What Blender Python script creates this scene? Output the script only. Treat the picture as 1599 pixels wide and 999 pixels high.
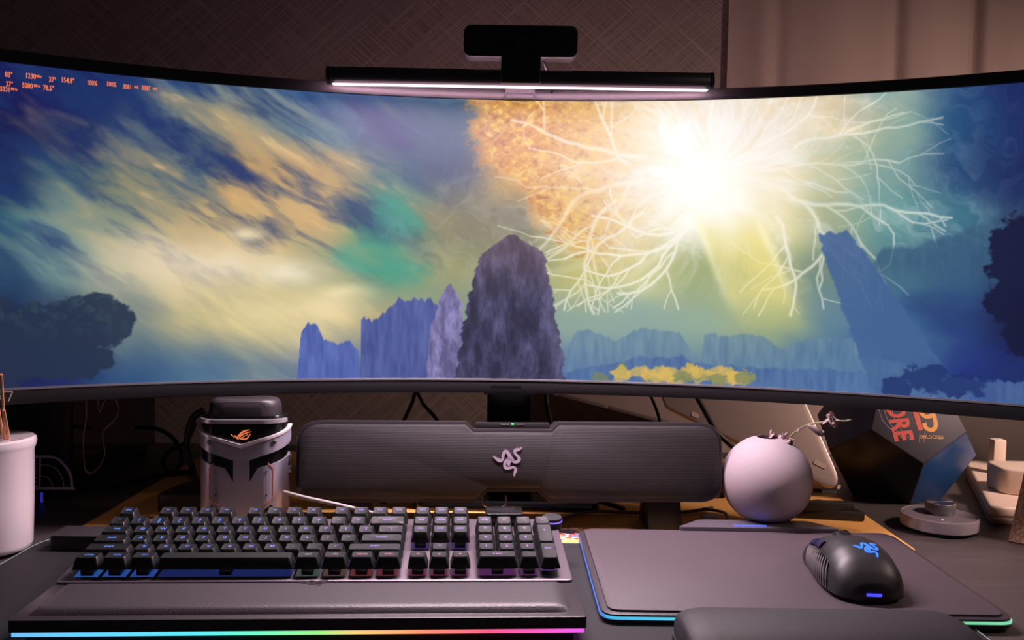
import bpy, bmesh, math, random
import numpy as np
from mathutils import Vector, Matrix
random.seed(4); rng = np.random.default_rng(7)
PI = math.pi
for o in list(bpy.data.objects): bpy.data.objects.remove(o)
SC = bpy.context.scene
COL = SC.collection

# ---------------------------------------------------------------- camera
CAM_H, PITCH, ROLL, FPX = .2993, .0521, .017, 1380.0
_R = np.array([1, 0, 0.]); _U = np.array([0, math.sin(PITCH), math.cos(PITCH)]); _F = np.array([0, math.cos(PITCH), -math.sin(PITCH)])
_X = _R*math.cos(ROLL)+_U*math.sin(ROLL); _Y = _U*math.cos(ROLL)-_R*math.sin(ROLL)
cd = bpy.data.cameras.new('camera'); cam = bpy.data.objects.new('camera', cd); COL.objects.link(cam)
cam.matrix_world = Matrix(((_X[0], _Y[0], -_F[0], 0), (_X[1], _Y[1], -_F[1], 0), (_X[2], _Y[2], -_F[2], CAM_H), (0, 0, 0, 1)))
cd.sensor_width = 36; cd.lens = FPX/1599*36; cd.clip_start = .02
SC.camera = cam

# ---------------------------------------------------------------- world, lights, exposure
BAR_POWER, LAMP_POWER, WORLD = 9.0, 4.0, .020
w = bpy.data.worlds.new('room_ambient'); SC.world = w; w.use_nodes = True
w.node_tree.nodes['Background'].inputs[0].default_value = (.95, .84, .95, 1)
w.node_tree.nodes['Background'].inputs[1].default_value = WORLD
def area(name, loc, to, sx, sy, power, col):
    l = bpy.data.lights.new(name, 'AREA'); l.shape = 'RECTANGLE'; l.size = sx; l.size_y = sy; l.energy = power; l.color = col
    o = bpy.data.objects.new(name, l); COL.objects.link(o); o.location = loc
    o.rotation_euler = (Vector(to)-Vector(loc)).to_track_quat('-Z', 'Y').to_euler(); return o
# warm room lamp up on the right of the desk
rl = area('room_lamp_light', (1.12, .72, .74), (.75, 1.36, .12), .16, .16, LAMP_POWER, (1, .72, .63)); rl.data.spread = math.radians(100)
SC.view_settings.view_transform = 'Standard'; SC.view_settings.look = 'None'
SC.view_settings.gamma = 1; SC.view_settings.exposure = 0; SC.view_settings.use_curve_mapping = False

# ---------------------------------------------------------------- helpers
def at(px, py, y):            # the point at distance y behind the lens plane seen at a photo position
    d = _X*(px-799.5)-_Y*(py-499.5)+_F*FPX; t = y/d[1]
    return Vector((d[0]*t, y, CAM_H+d[2]*t))
def lin(c):
    c = np.asarray(c, float)/255.
    return np.where(c <= .04045, c/12.92, ((c+.055)/1.055)**2.4)
def L(c, a=1): v = lin(c); return (float(v[0]), float(v[1]), float(v[2]), a)
def mat(name, col, rough=.5, metal=0, spec=.5, bump=0, bscale=200, var=0, vscale=30, emit=None, estr=0, coat=0, stretch=None):
    m = bpy.data.materials.new(name); m.use_nodes = True; nt = m.node_tree; b = nt.nodes['Principled BSDF']
    b.inputs['Base Color'].default_value = L(col); b.inputs['Roughness'].default_value = rough
    b.inputs['Metallic'].default_value = metal; b.inputs['Specular IOR Level'].default_value = spec
    b.inputs['Coat Weight'].default_value = coat
    if emit: b.inputs['Emission Color'].default_value = L(emit); b.inputs['Emission Strength'].default_value = estr
    if bump or var:
        tc = nt.nodes.new('ShaderNodeTexCoord'); mp = nt.nodes.new('ShaderNodeMapping')
        nt.links.new(tc.outputs['Object'], mp.inputs[0])
        if stretch: mp.inputs['Scale'].default_value = stretch
    if bump:
        n = nt.nodes.new('ShaderNodeTexNoise'); n.inputs['Scale'].default_value = bscale; n.inputs['Detail'].default_value = 3
        bp = nt.nodes.new('ShaderNodeBump'); bp.inputs['Strength'].default_value = bump; bp.inputs['Distance'].default_value = .001
        nt.links.new(mp.outputs[0], n.inputs[0]); nt.links.new(n.outputs[0], bp.inputs['Height']); nt.links.new(bp.outputs[0], b.inputs['Normal'])
    if var:
        n = nt.nodes.new('ShaderNodeTexNoise'); n.inputs['Scale'].default_value = vscale; n.inputs['Detail'].default_value = 5
        mx = nt.nodes.new('ShaderNodeMix'); mx.data_type = 'RGBA'
        mx.inputs['A'].default_value = L([max(0, x*(1-var)) for x in col]); mx.inputs['B'].default_value = L([min(255, x*(1+var)) for x in col])
        nt.links.new(mp.outputs[0], n.inputs[0]); nt.links.new(n.outputs[0], mx.inputs['Factor']); nt.links.new(mx.outputs['Result'], b.inputs['Base Color'])
    return m
def ramp_emit(name, axis, stops, strength, coord='Object'):
    """glowing diffuser strip whose LED colour runs along an axis of the object"""
    m = bpy.data.materials.new(name); m.use_nodes = True; nt = m.node_tree; b = nt.nodes['Principled BSDF']
    tc = nt.nodes.new('ShaderNodeTexCoord'); sp = nt.nodes.new('ShaderNodeSeparateXYZ'); r = nt.nodes.new('ShaderNodeValToRGB')
    lo, hi = stops[0][0], stops[-1][0]; mr = nt.nodes.new('ShaderNodeMapRange'); mr.inputs[1].default_value = lo; mr.inputs[2].default_value = hi
    nt.links.new(tc.outputs[coord], sp.inputs[0]); nt.links.new(sp.outputs[axis], mr.inputs[0]); nt.links.new(mr.outputs[0], r.inputs[0])
    el = r.color_ramp.elements
    while len(el) < len(stops): el.new(.5)
    for e, (p, c) in zip(el, stops): e.position = (p-lo)/(hi-lo); e.color = L(c)
    b.inputs['Base Color'].default_value = (.02, .02, .02, 1); b.inputs['Roughness'].default_value = .4
    nt.links.new(r.outputs[0], b.inputs['Emission Color']); b.inputs['Emission Strength'].default_value = strength
    return m
def empty(name, loc, label, cat, group=None, rz=0):
    o = bpy.data.objects.new(name, None); COL.objects.link(o); o.empty_display_size = .02
    o.location = loc; o.rotation_euler = (0, 0, rz); tag(o, label, cat, group); return o
def tag(o, label=None, cat=None, group=None, kind=None):
    if label: o['label'] = label
    if cat: o['category'] = cat
    if group: o['group'] = group
    if kind: o['kind'] = kind
    return o
def link(name, me, m=None, parent=None, smooth=None):
    o = bpy.data.objects.new(name, me); COL.objects.link(o)
    if m is not None and not me.materials:
        for mm in (m if isinstance(m, (list, tuple)) else [m]): me.materials.append(mm)
    if parent: o.parent = parent
    if smooth is not None: shade(me, smooth)
    return o
def shade(me, angle=35):
    me.polygons.foreach_set('use_smooth', [True]*len(me.polygons))
    try: me.set_sharp_from_angle(angle=math.radians(angle))
    except Exception: pass
class MB:
    def __init__(s): s.v = []; s.f = []; s.mi = []
    def add(s, vs, fs, mi=0):
        n = len(s.v); s.v += [tuple(p) for p in vs]; s.f += [tuple(i+n for i in f) for f in fs]; s.mi += [mi]*len(fs); return s
    def box(s, x0, x1, y0, y1, z0, z1, mi=0):
        return s.add([(x0, y0, z0), (x1, y0, z0), (x1, y1, z0), (x0, y1, z0), (x0, y0, z1), (x1, y0, z1), (x1, y1, z1), (x0, y1, z1)],
                     [(0, 3, 2, 1), (4, 5, 6, 7), (0, 1, 5, 4), (1, 2, 6, 5), (2, 3, 7, 6), (3, 0, 4, 7)], mi)
    def tube(s, pts, r, n=8, closed=False):
        pts = [Vector(p) for p in pts]; rs = r if isinstance(r, (list, tuple)) else [r]*len(pts); vs = []; fs = []
        N = None
        for i, p in enumerate(pts):
            a = pts[max(i-1, 0)]; b = pts[min(i+1, len(pts)-1)]; t = (b-a).normalized()
            if N is None:
                N = t.cross(Vector((0, 0, 1)));
                if N.length < .1: N = t.cross(Vector((0, 1, 0)))
            N = (N-t*N.dot(t)).normalized(); B = t.cross(N)
            for k in range(n): q = 2*PI*k/n; vs.append(p+(N*math.cos(q)+B*math.sin(q))*rs[i])
        for i in range(len(pts)-1):
            for k in range(n): fs.append((i*n+k, i*n+(k+1) % n, (i+1)*n+(k+1) % n, (i+1)*n+k))
        fs.append(tuple(range(n-1, -1, -1))); fs.append(tuple((len(pts)-1)*n+k for k in range(n)))
        return s.add(vs, fs)
    def lathe(s, prof, n=48, c=(0, 0, 0), sx=1, sy=1):
        vs = []; fs = []
        for r, z in prof:
            for k in range(n): a = 2*PI*k/n; vs.append((c[0]+r*math.cos(a)*sx, c[1]+r*math.sin(a)*sy, c[2]+z))
        for i in range(len(prof)-1):
            for k in range(n): fs.append((i*n+k, i*n+(k+1) % n, (i+1)*n+(k+1) % n, (i+1)*n+k))
        if prof[0][0] > 1e-6: fs.append(tuple(range(n-1, -1, -1)))
        if prof[-1][0] > 1e-6: fs.append(tuple((len(prof)-1)*n+k for k in range(n)))
        return s.add(vs, fs)
    def prism(s, outline, h0, h1, plane='xy', inset=0, mi=0):
        """outline (a,b) list extruded; plane xy -> along z, xz -> along y, yz -> along x"""
        n = len(outline)
        def P(a, b, h): return (a, b, h) if plane == 'xy' else ((a, h, b) if plane == 'xz' else (h, a, b))
        vs = [P(a, b, h0) for a, b in outline]+[P(a, b, h1) for a, b in outline]
        fs = [tuple(range(n-1, -1, -1)), tuple(range(n, 2*n))]+[(i, (i+1) % n, n+(i+1) % n, n+i) for i in range(n)]
        return s.add(vs, fs, mi)
    def loft(s, rings, cap=True):
        n = len(rings[0]); vs = [p for r in rings for p in r]; fs = []
        for i in range(len(rings)-1):
            for k in range(n): fs.append((i*n+k, i*n+(k+1) % n, (i+1)*n+(k+1) % n, (i+1)*n+k))
        if cap: fs.append(tuple(range(n-1, -1, -1))); fs.append(tuple((len(rings)-1)*n+k for k in range(n)))
        return s.add(vs, fs)
    def mesh(s, name, bevel=0, seg=2, ang=25):
        me = bpy.data.meshes.new(name); me.from_pydata([tuple(p) for p in s.v], [], s.f); me.update()
        for p, i in zip(me.polygons, s.mi): p.material_index = i
        bm = bmesh.new(); bm.from_mesh(me); bmesh.ops.recalc_face_normals(bm, faces=bm.faces)
        if bevel:
            es = [e for e in bm.edges if len(e.link_faces) == 2 and e.calc_face_angle(0) > math.radians(ang)]
            bmesh.ops.bevel(bm, geom=es, offset=bevel, segments=seg, profile=.5, affect='EDGES', clamp_overlap=True)
        bm.to_mesh(me); bm.free(); return me
    def build(s, name, m, parent=None, bevel=0, seg=2, smooth=35, ang=25):
        return link(name, s.mesh(name, bevel, seg, ang), m, parent, smooth)
def rrect(x0, x1, y0, y1, r, n=8):
    o = []
    for cx, cy, a0 in ((x1-r, y0+r, -PI/2), (x1-r, y1-r, 0), (x0+r, y1-r, PI/2), (x0+r, y0+r, PI)):
        for k in range(n+1): a = a0+PI/2*k/n; o.append((cx+r*math.cos(a), cy+r*math.sin(a)))
    return o
def fillet(pts, rs, n=6):
    """round the corners of a polygon"""
    out = []; N = len(pts)
    for i, p in enumerate(pts):
        r = rs[i] if isinstance(rs, (list, tuple)) else rs
        p = Vector(p); a = (Vector(pts[i-1])-p); b = (Vector(pts[(i+1) % N])-p)
        if r <= 0: out.append(tuple(p)); continue
        a.normalize(); b.normalize(); th = a.angle(b)/2; d = min(r/math.tan(th), .49*min((Vector(pts[i-1])-p).length, (Vector(pts[(i+1) % N])-p).length))
        A = p+a*d; B = p+b*d
        for k in range(n+1): t = k/n; q = A*(1-t)**2+p*2*t*(1-t)+B*t*t; out.append((q.x, q.y))
    return out
def crom(P, n=6):
    P = [Vector(p) for p in P]; out = []
    for i in range(len(P)-1):
        a, b, c, d = P[max(i-1, 0)], P[i], P[i+1], P[min(i+2, len(P)-1)]
        for k in range(n):
            t = k/n; out.append(.5*((2*b)+(c-a)*t+(2*a-5*b+4*c-d)*t*t+(3*b-a-3*c+d)*t**3))
    out.append(P[-1]); return out
def ribbon(mb, P, W, n=6, mapf=lambda x, y, h: (x, y, h), th=.0004):
    """flat stroke along 2-D points P with widths W, raised by th, mapped onto a surface"""
    C = crom([(p[0], p[1], 0) for p in P], n); WW = np.interp(np.linspace(0, len(P)-1, len(C)), range(len(P)), W)
    lo = []; hi = []
    for i, c in enumerate(C):
        t = (C[min(i+1, len(C)-1)]-C[max(i-1, 0)]).normalized(); nrm = Vector((-t.y, t.x, 0))*(WW[i]/2)
        for h, dst in ((0, lo), (th, hi)): dst.append(mapf(c.x+nrm.x, c.y+nrm.y, h)); dst.append(mapf(c.x, c.y, h)); dst.append(mapf(c.x-nrm.x, c.y-nrm.y, h))
    m = len(C); vs = lo+hi; fs = []; o = 3*m
    for i in range(m-1):
        for k in range(2): fs.append((o+i*3+k, o+i*3+k+1, o+i*3+3+k+1, o+i*3+3+k))
        fs.append((i*3, o+i*3, o+i*3+3, i*3+3)); fs.append((i*3+2, i*3+5, o+i*3+5, o+i*3+2))
    mb.add(vs, fs); return mb
_tc = {}
def text_geo(s, bold=0, align='CENTER'):
    """(verts, faces) of a word one unit high, flat in xy"""
    k = (s, bold, align)
    if k in _tc: return _tc[k]
    c = bpy.data.curves.new('t', 'FONT'); c.body = s; c.size = 1; c.align_x = align; c.align_y = 'CENTER'; c.offset = bold; c.resolution_u = 2
    o = bpy.data.objects.new('t', c); COL.objects.link(o); bpy.context.view_layer.update()
    me = o.evaluated_get(bpy.context.evaluated_depsgraph_get()).to_mesh()
    r = ([tuple(v.co) for v in me.vertices], [tuple(p.vertices) for p in me.polygons])
    o.to_mesh_clear(); bpy.data.objects.remove(o); bpy.data.curves.remove(c); _tc[k] = r; return r
def add_text(mb, s, mapf, size, bold=0, align='CENTER', sx=1):
    v, f = text_geo(s, bold, align); mb.add([mapf(x*size*sx, y*size) for x, y, z in v], f); return mb

# ---------------------------------------------------------------- materials
M = {}
M['black'] = mat('black plastic', (30, 29, 31), .5, bump=.15, bscale=900)
M['blackgloss'] = mat('glossy black plastic', (16, 16, 18), .22)
M['bezel'] = mat('monitor bezel', (34, 32, 35), .42)
M['bezeltop'] = mat('monitor bezel rim', (120, 116, 120), .35)
M['key'] = mat('black keycap plastic', (26, 26, 28), .42, bump=.1, bscale=1500)
M['plate'] = mat('dark anodised keyboard plate', (112, 102, 110), .42, metal=.55, bump=.05, bscale=1200)
M['rest'] = mat('black leatherette', (64, 57, 62), .45, bump=.25, bscale=700, spec=.6)
M['orange'] = None
M['silver'] = mat('brushed silver metal', (196, 190, 192), .32, metal=.85)
M['darkmetal'] = mat('grey turned metal', (150, 144, 150), .35, metal=.6)
M['ceramic'] = mat('white glazed ceramic', (226, 214, 216), .22, coat=.5)
M['wood'] = mat('pale reed wood', (214, 150, 104), .6, var=.12, vscale=300)
M['vase'] = mat('matte grey lilac stoneware', (158, 144, 150), .75, bump=.08, bscale=500)
M['cable'] = mat('black rubber cable', (14, 14, 16), .45)
M['whitecable'] = mat('grey braided cable', (170, 160, 158), .6, bump=.5, bscale=900)

# ---------------------------------------------------------------- the setting: desk, wall, curtain
def wall_material():
    m = bpy.data.materials.new('crosshatched woven wallpaper'); m.use_nodes = True; nt = m.node_tree; b = nt.nodes['Principled BSDF']
    tc = nt.nodes.new('ShaderNodeTexCoord'); b.inputs['Roughness'].default_value = .85
    outs = []
    for a in (.72, -.72, .1):
        mp = nt.nodes.new('ShaderNodeMapping'); mp.inputs['Rotation'].default_value = (0, a, 0); nt.links.new(tc.outputs['Object'], mp.inputs[0])
        m2 = nt.nodes.new('ShaderNodeMapping'); m2.inputs['Scale'].default_value = (7, 7, 420); nt.links.new(mp.outputs[0], m2.inputs[0])
        n = nt.nodes.new('ShaderNodeTexNoise'); n.inputs['Scale'].default_value = 1; n.inputs['Detail'].default_value = 2; nt.links.new(m2.outputs[0], n.inputs[0]); outs.append(n)
    ad = nt.nodes.new('ShaderNodeMath'); ad.operation = 'MAXIMUM'; nt.links.new(outs[0].outputs[0], ad.inputs[0]); nt.links.new(outs[1].outputs[0], ad.inputs[1])
    r = nt.nodes.new('ShaderNodeValToRGB'); r.color_ramp.elements[0].position = .42; r.color_ramp.elements[1].position = .74
    r.color_ramp.elements[0].color = L((116, 100, 94)); r.color_ramp.elements[1].color = L((158, 138, 130))
    nt.links.new(ad.outputs[0], r.inputs[0]); nt.links.new(r.outputs[0], b.inputs['Base Color'])
    return m
wall = MB().box(-3, 3, 1.60, 1.70, -.75, 1.9).build('wall_back', wall_material()); tag(wall, kind='structure')
floor = MB().box(-3, 3, -2, 1.76, -.8, -.75).build('floor', mat('floor boards', (70, 55, 48), .6, var=.2, vscale=8)); tag(floor, kind='structure')
desk_m = mat('dark wood grain desktop', (74, 66, 66), .5, bump=.35, bscale=60, var=.13, vscale=14, stretch=(1, 6, 1))
desk = empty('desk', (0, 0, -.75), 'long dark desk with a faint grain that carries the whole computer setup', 'desk')
MB().box(-1.3, 1.2, .3, 1.505, .72, .75).build('desktop', desk_m, desk, bevel=.003)
for x in (-1.2, 1.1):
    for y in (.36, 1.42): MB().box(x, x+.06, y, y+.06, 0, .72).build('leg', M['black'], desk, bevel=.003)
# curtain: a folded sheet with thickness
def curtain():
    mb = MB(); xs = np.linspace(.374, 1.5, 260); zs = np.linspace(-.7, 1.8, 12)
    folds = [(.43, .008, .02), (.455, -.012, .014), (.60, .010, .09), (.672, -.02, .012), (.74, .012, .06), (.815, -.035, .009), (.90, .014, .05), (1.0, -.02, .02), (1.15, -.03, .02), (1.3, .02, .04)]
    def y(x, z): return 1.577+.016*math.exp(-((x-.378)/.05)**2)-sum(.6*a*math.exp(-((x-c+.006*math.sin(z*1.7+c*9))/w)**2) for c, a, w in folds)-.004*math.sin(x*37)
    n = len(zs); vs = []; fs = []
    for off in (0, .003):
        for x in xs:
            for z in zs: vs.append((x, y(x, z)+off, z))
    N = len(xs)*n
    for i in range(len(xs)-1):
        for j in range(n-1):
            a = i*n+j; fs.append((a, a+n, a+n+1, a+1)); fs.append((N+a, N+a+1, N+a+n+1, N+a+n))
    for j in range(n-1): fs.append((j, j+1, N+j+1, N+j)); a = (len(xs)-1)*n+j; fs.append((a, N+a, N+a+1, a+1))
    return mb.add(vs, fs)
c = curtain().build('curtain', mat('beige curtain cloth', (160, 138, 130), .85, bump=.1, bscale=400), smooth=60)
tag(c, 'plain beige curtain hanging in soft vertical folds behind the monitor at right', 'curtain')

# ---------------------------------------------------------------- mats on the desk
def orange_material():
    m = bpy.data.materials.new('printed orange desk pad'); m.use_nodes = True; nt = m.node_tree; b = nt.nodes['Principled BSDF']; b.inputs['Roughness'].default_value = .75
    tc = nt.nodes.new('ShaderNodeTexCoord'); N = nt.nodes.new; LK = nt.links.new
    vo = N('ShaderNodeTexVoronoi'); vo.inputs['Scale'].default_value = 11; vo.inputs['Randomness'].default_value = .8; LK(tc.outputs['Object'], vo.inputs[0])
    n1 = N('ShaderNodeTexNoise'); n1.inputs['Scale'].default_value = 70; n1.inputs['Detail'].default_value = 4; LK(tc.outputs['Object'], n1.inputs[0])
    ad = N('ShaderNodeMath'); ad.operation = 'MULTIPLY_ADD'; LK(n1.outputs[0], ad.inputs[0]); ad.inputs[1].default_value = .55; LK(vo.outputs['Distance'], ad.inputs[2])
    mk = N('ShaderNodeValToRGB'); mk.color_ramp.elements[0].position = .53; mk.color_ramp.elements[1].position = .57
    mk.color_ramp.elements[0].color = (1, 1, 1, 1); mk.color_ramp.elements[1].color = (0, 0, 0, 1); LK(ad.outputs[0], mk.inputs[0])
    n2 = N('ShaderNodeTexNoise'); n2.inputs['Scale'].default_value = 45; n2.inputs['Detail'].default_value = 2; LK(tc.outputs['Object'], n2.inputs[0])
    cr = N('ShaderNodeValToRGB'); cr.color_ramp.interpolation = 'CONSTANT'; LK(n2.outputs[0], cr.inputs[0])
    cols = [(0, (60, 34, 40)), (.4, (196, 80, 56)), (.48, (226, 214, 214)), (.54, (170, 60, 50)), (.6, (92, 112, 160)), (.68, (240, 220, 190))]
    el = cr.color_ramp.elements
    while len(el) < len(cols): el.new(.5)
    for e, (p, c_) in zip(el, cols): e.position = p; e.color = L(c_)
    # the printed figures run in a band across the middle of the pad; the ends stay plain
    sp = N('ShaderNodeSeparateXYZ'); LK(tc.outputs['Object'], sp.inputs[0])
    ab = N('ShaderNodeMath'); ab.operation = 'ABSOLUTE'; LK(sp.outputs[0], ab.inputs[0]); lt = N('ShaderNodeMath'); lt.operation = 'LESS_THAN'; LK(ab.outputs[0], lt.inputs[0]); lt.inputs[1].default_value = .33
    mu = N('ShaderNodeMath'); mu.operation = 'MULTIPLY'; LK(mk.outputs[0], mu.inputs[0]); LK(lt.outputs[0], mu.inputs[1])
    mx = N('ShaderNodeMix'); mx.data_type = 'RGBA'; LK(mu.outputs[0], mx.inputs['Factor']); mx.inputs['A'].default_value = L((232, 170, 92)); LK(cr.outputs[0], mx.inputs['B'])
    LK(mx.outputs['Result'], b.inputs['Base Color']); return m
o = MB().prism(rrect(-.49, .452, .958, 1.44, .012), 0, .002).build('desk_pad', orange_material(), bevel=.0006)
tag(o, 'orange printed desk pad with red and white drawings, lying under the soundbar and vase', 'desk pad')
bp = empty('desk_mat', (0, 0, .0022), 'large thin black mouse mat with pale stitched edge, under the keyboard', 'mouse mat')
out = fillet([(-.503, .32), (.40, .32), (.40, .962), (-.503, .962)], [.02, .02, .02, .045], 10)
MB().prism(out, 0, .0035).build('mat_cloth', mat('black mat cloth', (38, 37, 40), .7, bump=.3, bscale=1400, spec=.35), bp, bevel=.0008)
MB().tube([(x, y, .0032) for x, y in out]+[(out[0][0], out[0][1], .0032)], .0007, 6).build('stitched_edge', mat('pale green thread', (128, 146, 140), .7), bp)
bp.location.z = 0
# where the cloth mat lies on the orange pad there is a tiny step: the pad ends at .958
Z0 = .0035

# ---------------------------------------------------------------- curved monitor
AX, AY, RAD, HALF = .0133, .0724, 1.0, .5966
ZB, ZH, MYAW = .1708, .336, .016
def cyl(s, v, d=0):           # s along the arc, v up from the lower screen edge, d out of the screen to the front
    a = s/RAD-MYAW; r = RAD-d
    return (AX+r*math.sin(a), AY+r*math.cos(a), ZB+v)
mon = empty('monitor', cyl(0, 0, 0)[:2]+(0.002,), 'huge ultrawide curved black monitor showing a stormy golden sky wallpaper', 'monitor')
mon_off = Vector(mon.location)
def loc(p): return (p[0]-mon_off.x, p[1]-mon_off.y, p[2]-mon_off.z)
def arcslab(s0, s1, v0, v1, d0, d1, n=80, mi=0, mb=None):
    mb = mb or MB(); rings = []
    for i in range(n+1):
        s = s0+(s1-s0)*i/n; rings.append([loc(cyl(s, v0, d0)), loc(cyl(s, v1, d0)), loc(cyl(s, v1, d1)), loc(cyl(s, v0, d1))])
    return mb.loft(rings)
B = .013; CH = .0165
arcslab(-HALF-.012, HALF+.012, -CH, 0, -.02, .003).build('lower_bezel', M['bezel'], mon, bevel=.0012)
arcslab(-HALF-.012, HALF+.012, ZH, ZH+B, -.02, .003).build('upper_bezel', M['bezel'], mon, bevel=.0012)
arcslab(-HALF-.012, -HALF, 0, ZH, -.02, .003, 2).build('side_bezel', M['bezel'], mon)
arcslab(HALF, HALF+.012, 0, ZH, -.02, .003, 2).build('side_bezel', M['bezel'], mon)
arcslab(-HALF, HALF, -.0012, .0008, .0008, .0036, 80).build('bezel_trim', M['bezeltop'], mon)
arcslab(-HALF-.008, HALF+.008, -CH+.004, ZH+B-.004, -.045, -.0195).build('back_cover', M['black'], mon, bevel=.004)
arcslab(-.03, .03, -CH-.003, -CH+.001, -.014, -.004, 4).build('joystick_button', M['black'], mon, bevel=.001)
# stand
sy = 1.155
sm = MB().box(-.0292, .0262, sy, sy+.03, .012, .36); o = sm.build('stand_column', M['blackgloss'], mon, bevel=.002)
o.location = (-mon_off.x, -mon_off.y, -mon_off.z+.002)
for x in (-.031, .0262):
    MB().box(x-mon_off.x, x+.0018-mon_off.x, sy-.002-mon_off.y, sy-mon_off.y+.03, .012, .34).build('column_trim', M['bezeltop'], mon)
MB().box(-.04-mon_off.x, .04-mon_off.x, 1.10-mon_off.y, sy+.005-mon_off.y, .30, .37).build('mount_bracket', M['black'], mon, bevel=.004)
MB().prism(fillet([(-.12, -.01), (.12, -.01), (.10, .16), (-.10, .16)], .02), 0, .012).build('stand_base', M['blackgloss'], mon, bevel=.002).location = (0, 1.10-mon_off.y, 0)
# sticker on the lower left of the bezel: black with a pale frame and the end of a letter K
mb = MB(); S = lambda x, y, h=0: loc(cyl(-.5545+x, -.0115+y, .0033+h))
for P in ([(-.02, .0088), (.0072, .0088), (.0032, -.0012)],):
    for a, b_ in zip(P[:-1], P[1:]): ribbon(mb, [a, b_], [.0011, .0011], 3, S, .0002)
for P in ([(-.0065, .0032), (-.0015, .0058)], [(-.0065, .0034), (-.0015, .0012)]): ribbon(mb, P, [.0016, .0012], 3, S, .0002)
mb.build('bezel_sticker', mat('pale sticker print', (176, 180, 160), .5), mon)
# tiny faint maker mark at the middle of the chin (unreadable in the photo): two rows of dark dashes
mb = MB()
for k in range(12):
    x = -.019+k*.0031; h = .0015+.0006*((k*5) % 3)
    mb.add([S(x+.5525+a, .004+b_, h_) for h_ in (0, .0002) for a, b_ in ((0, -h/2), (.002, -h/2), (.002, h/2), (0, h/2))], [(0, 1, 2, 3), (4, 7, 6, 5), (0, 4, 5, 1), (1, 5, 6, 2), (2, 6, 7, 3), (3, 7, 4, 0)])
mb.build('maker_mark', mat('faint dark print', (18, 20, 22), .4), mon)

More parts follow.
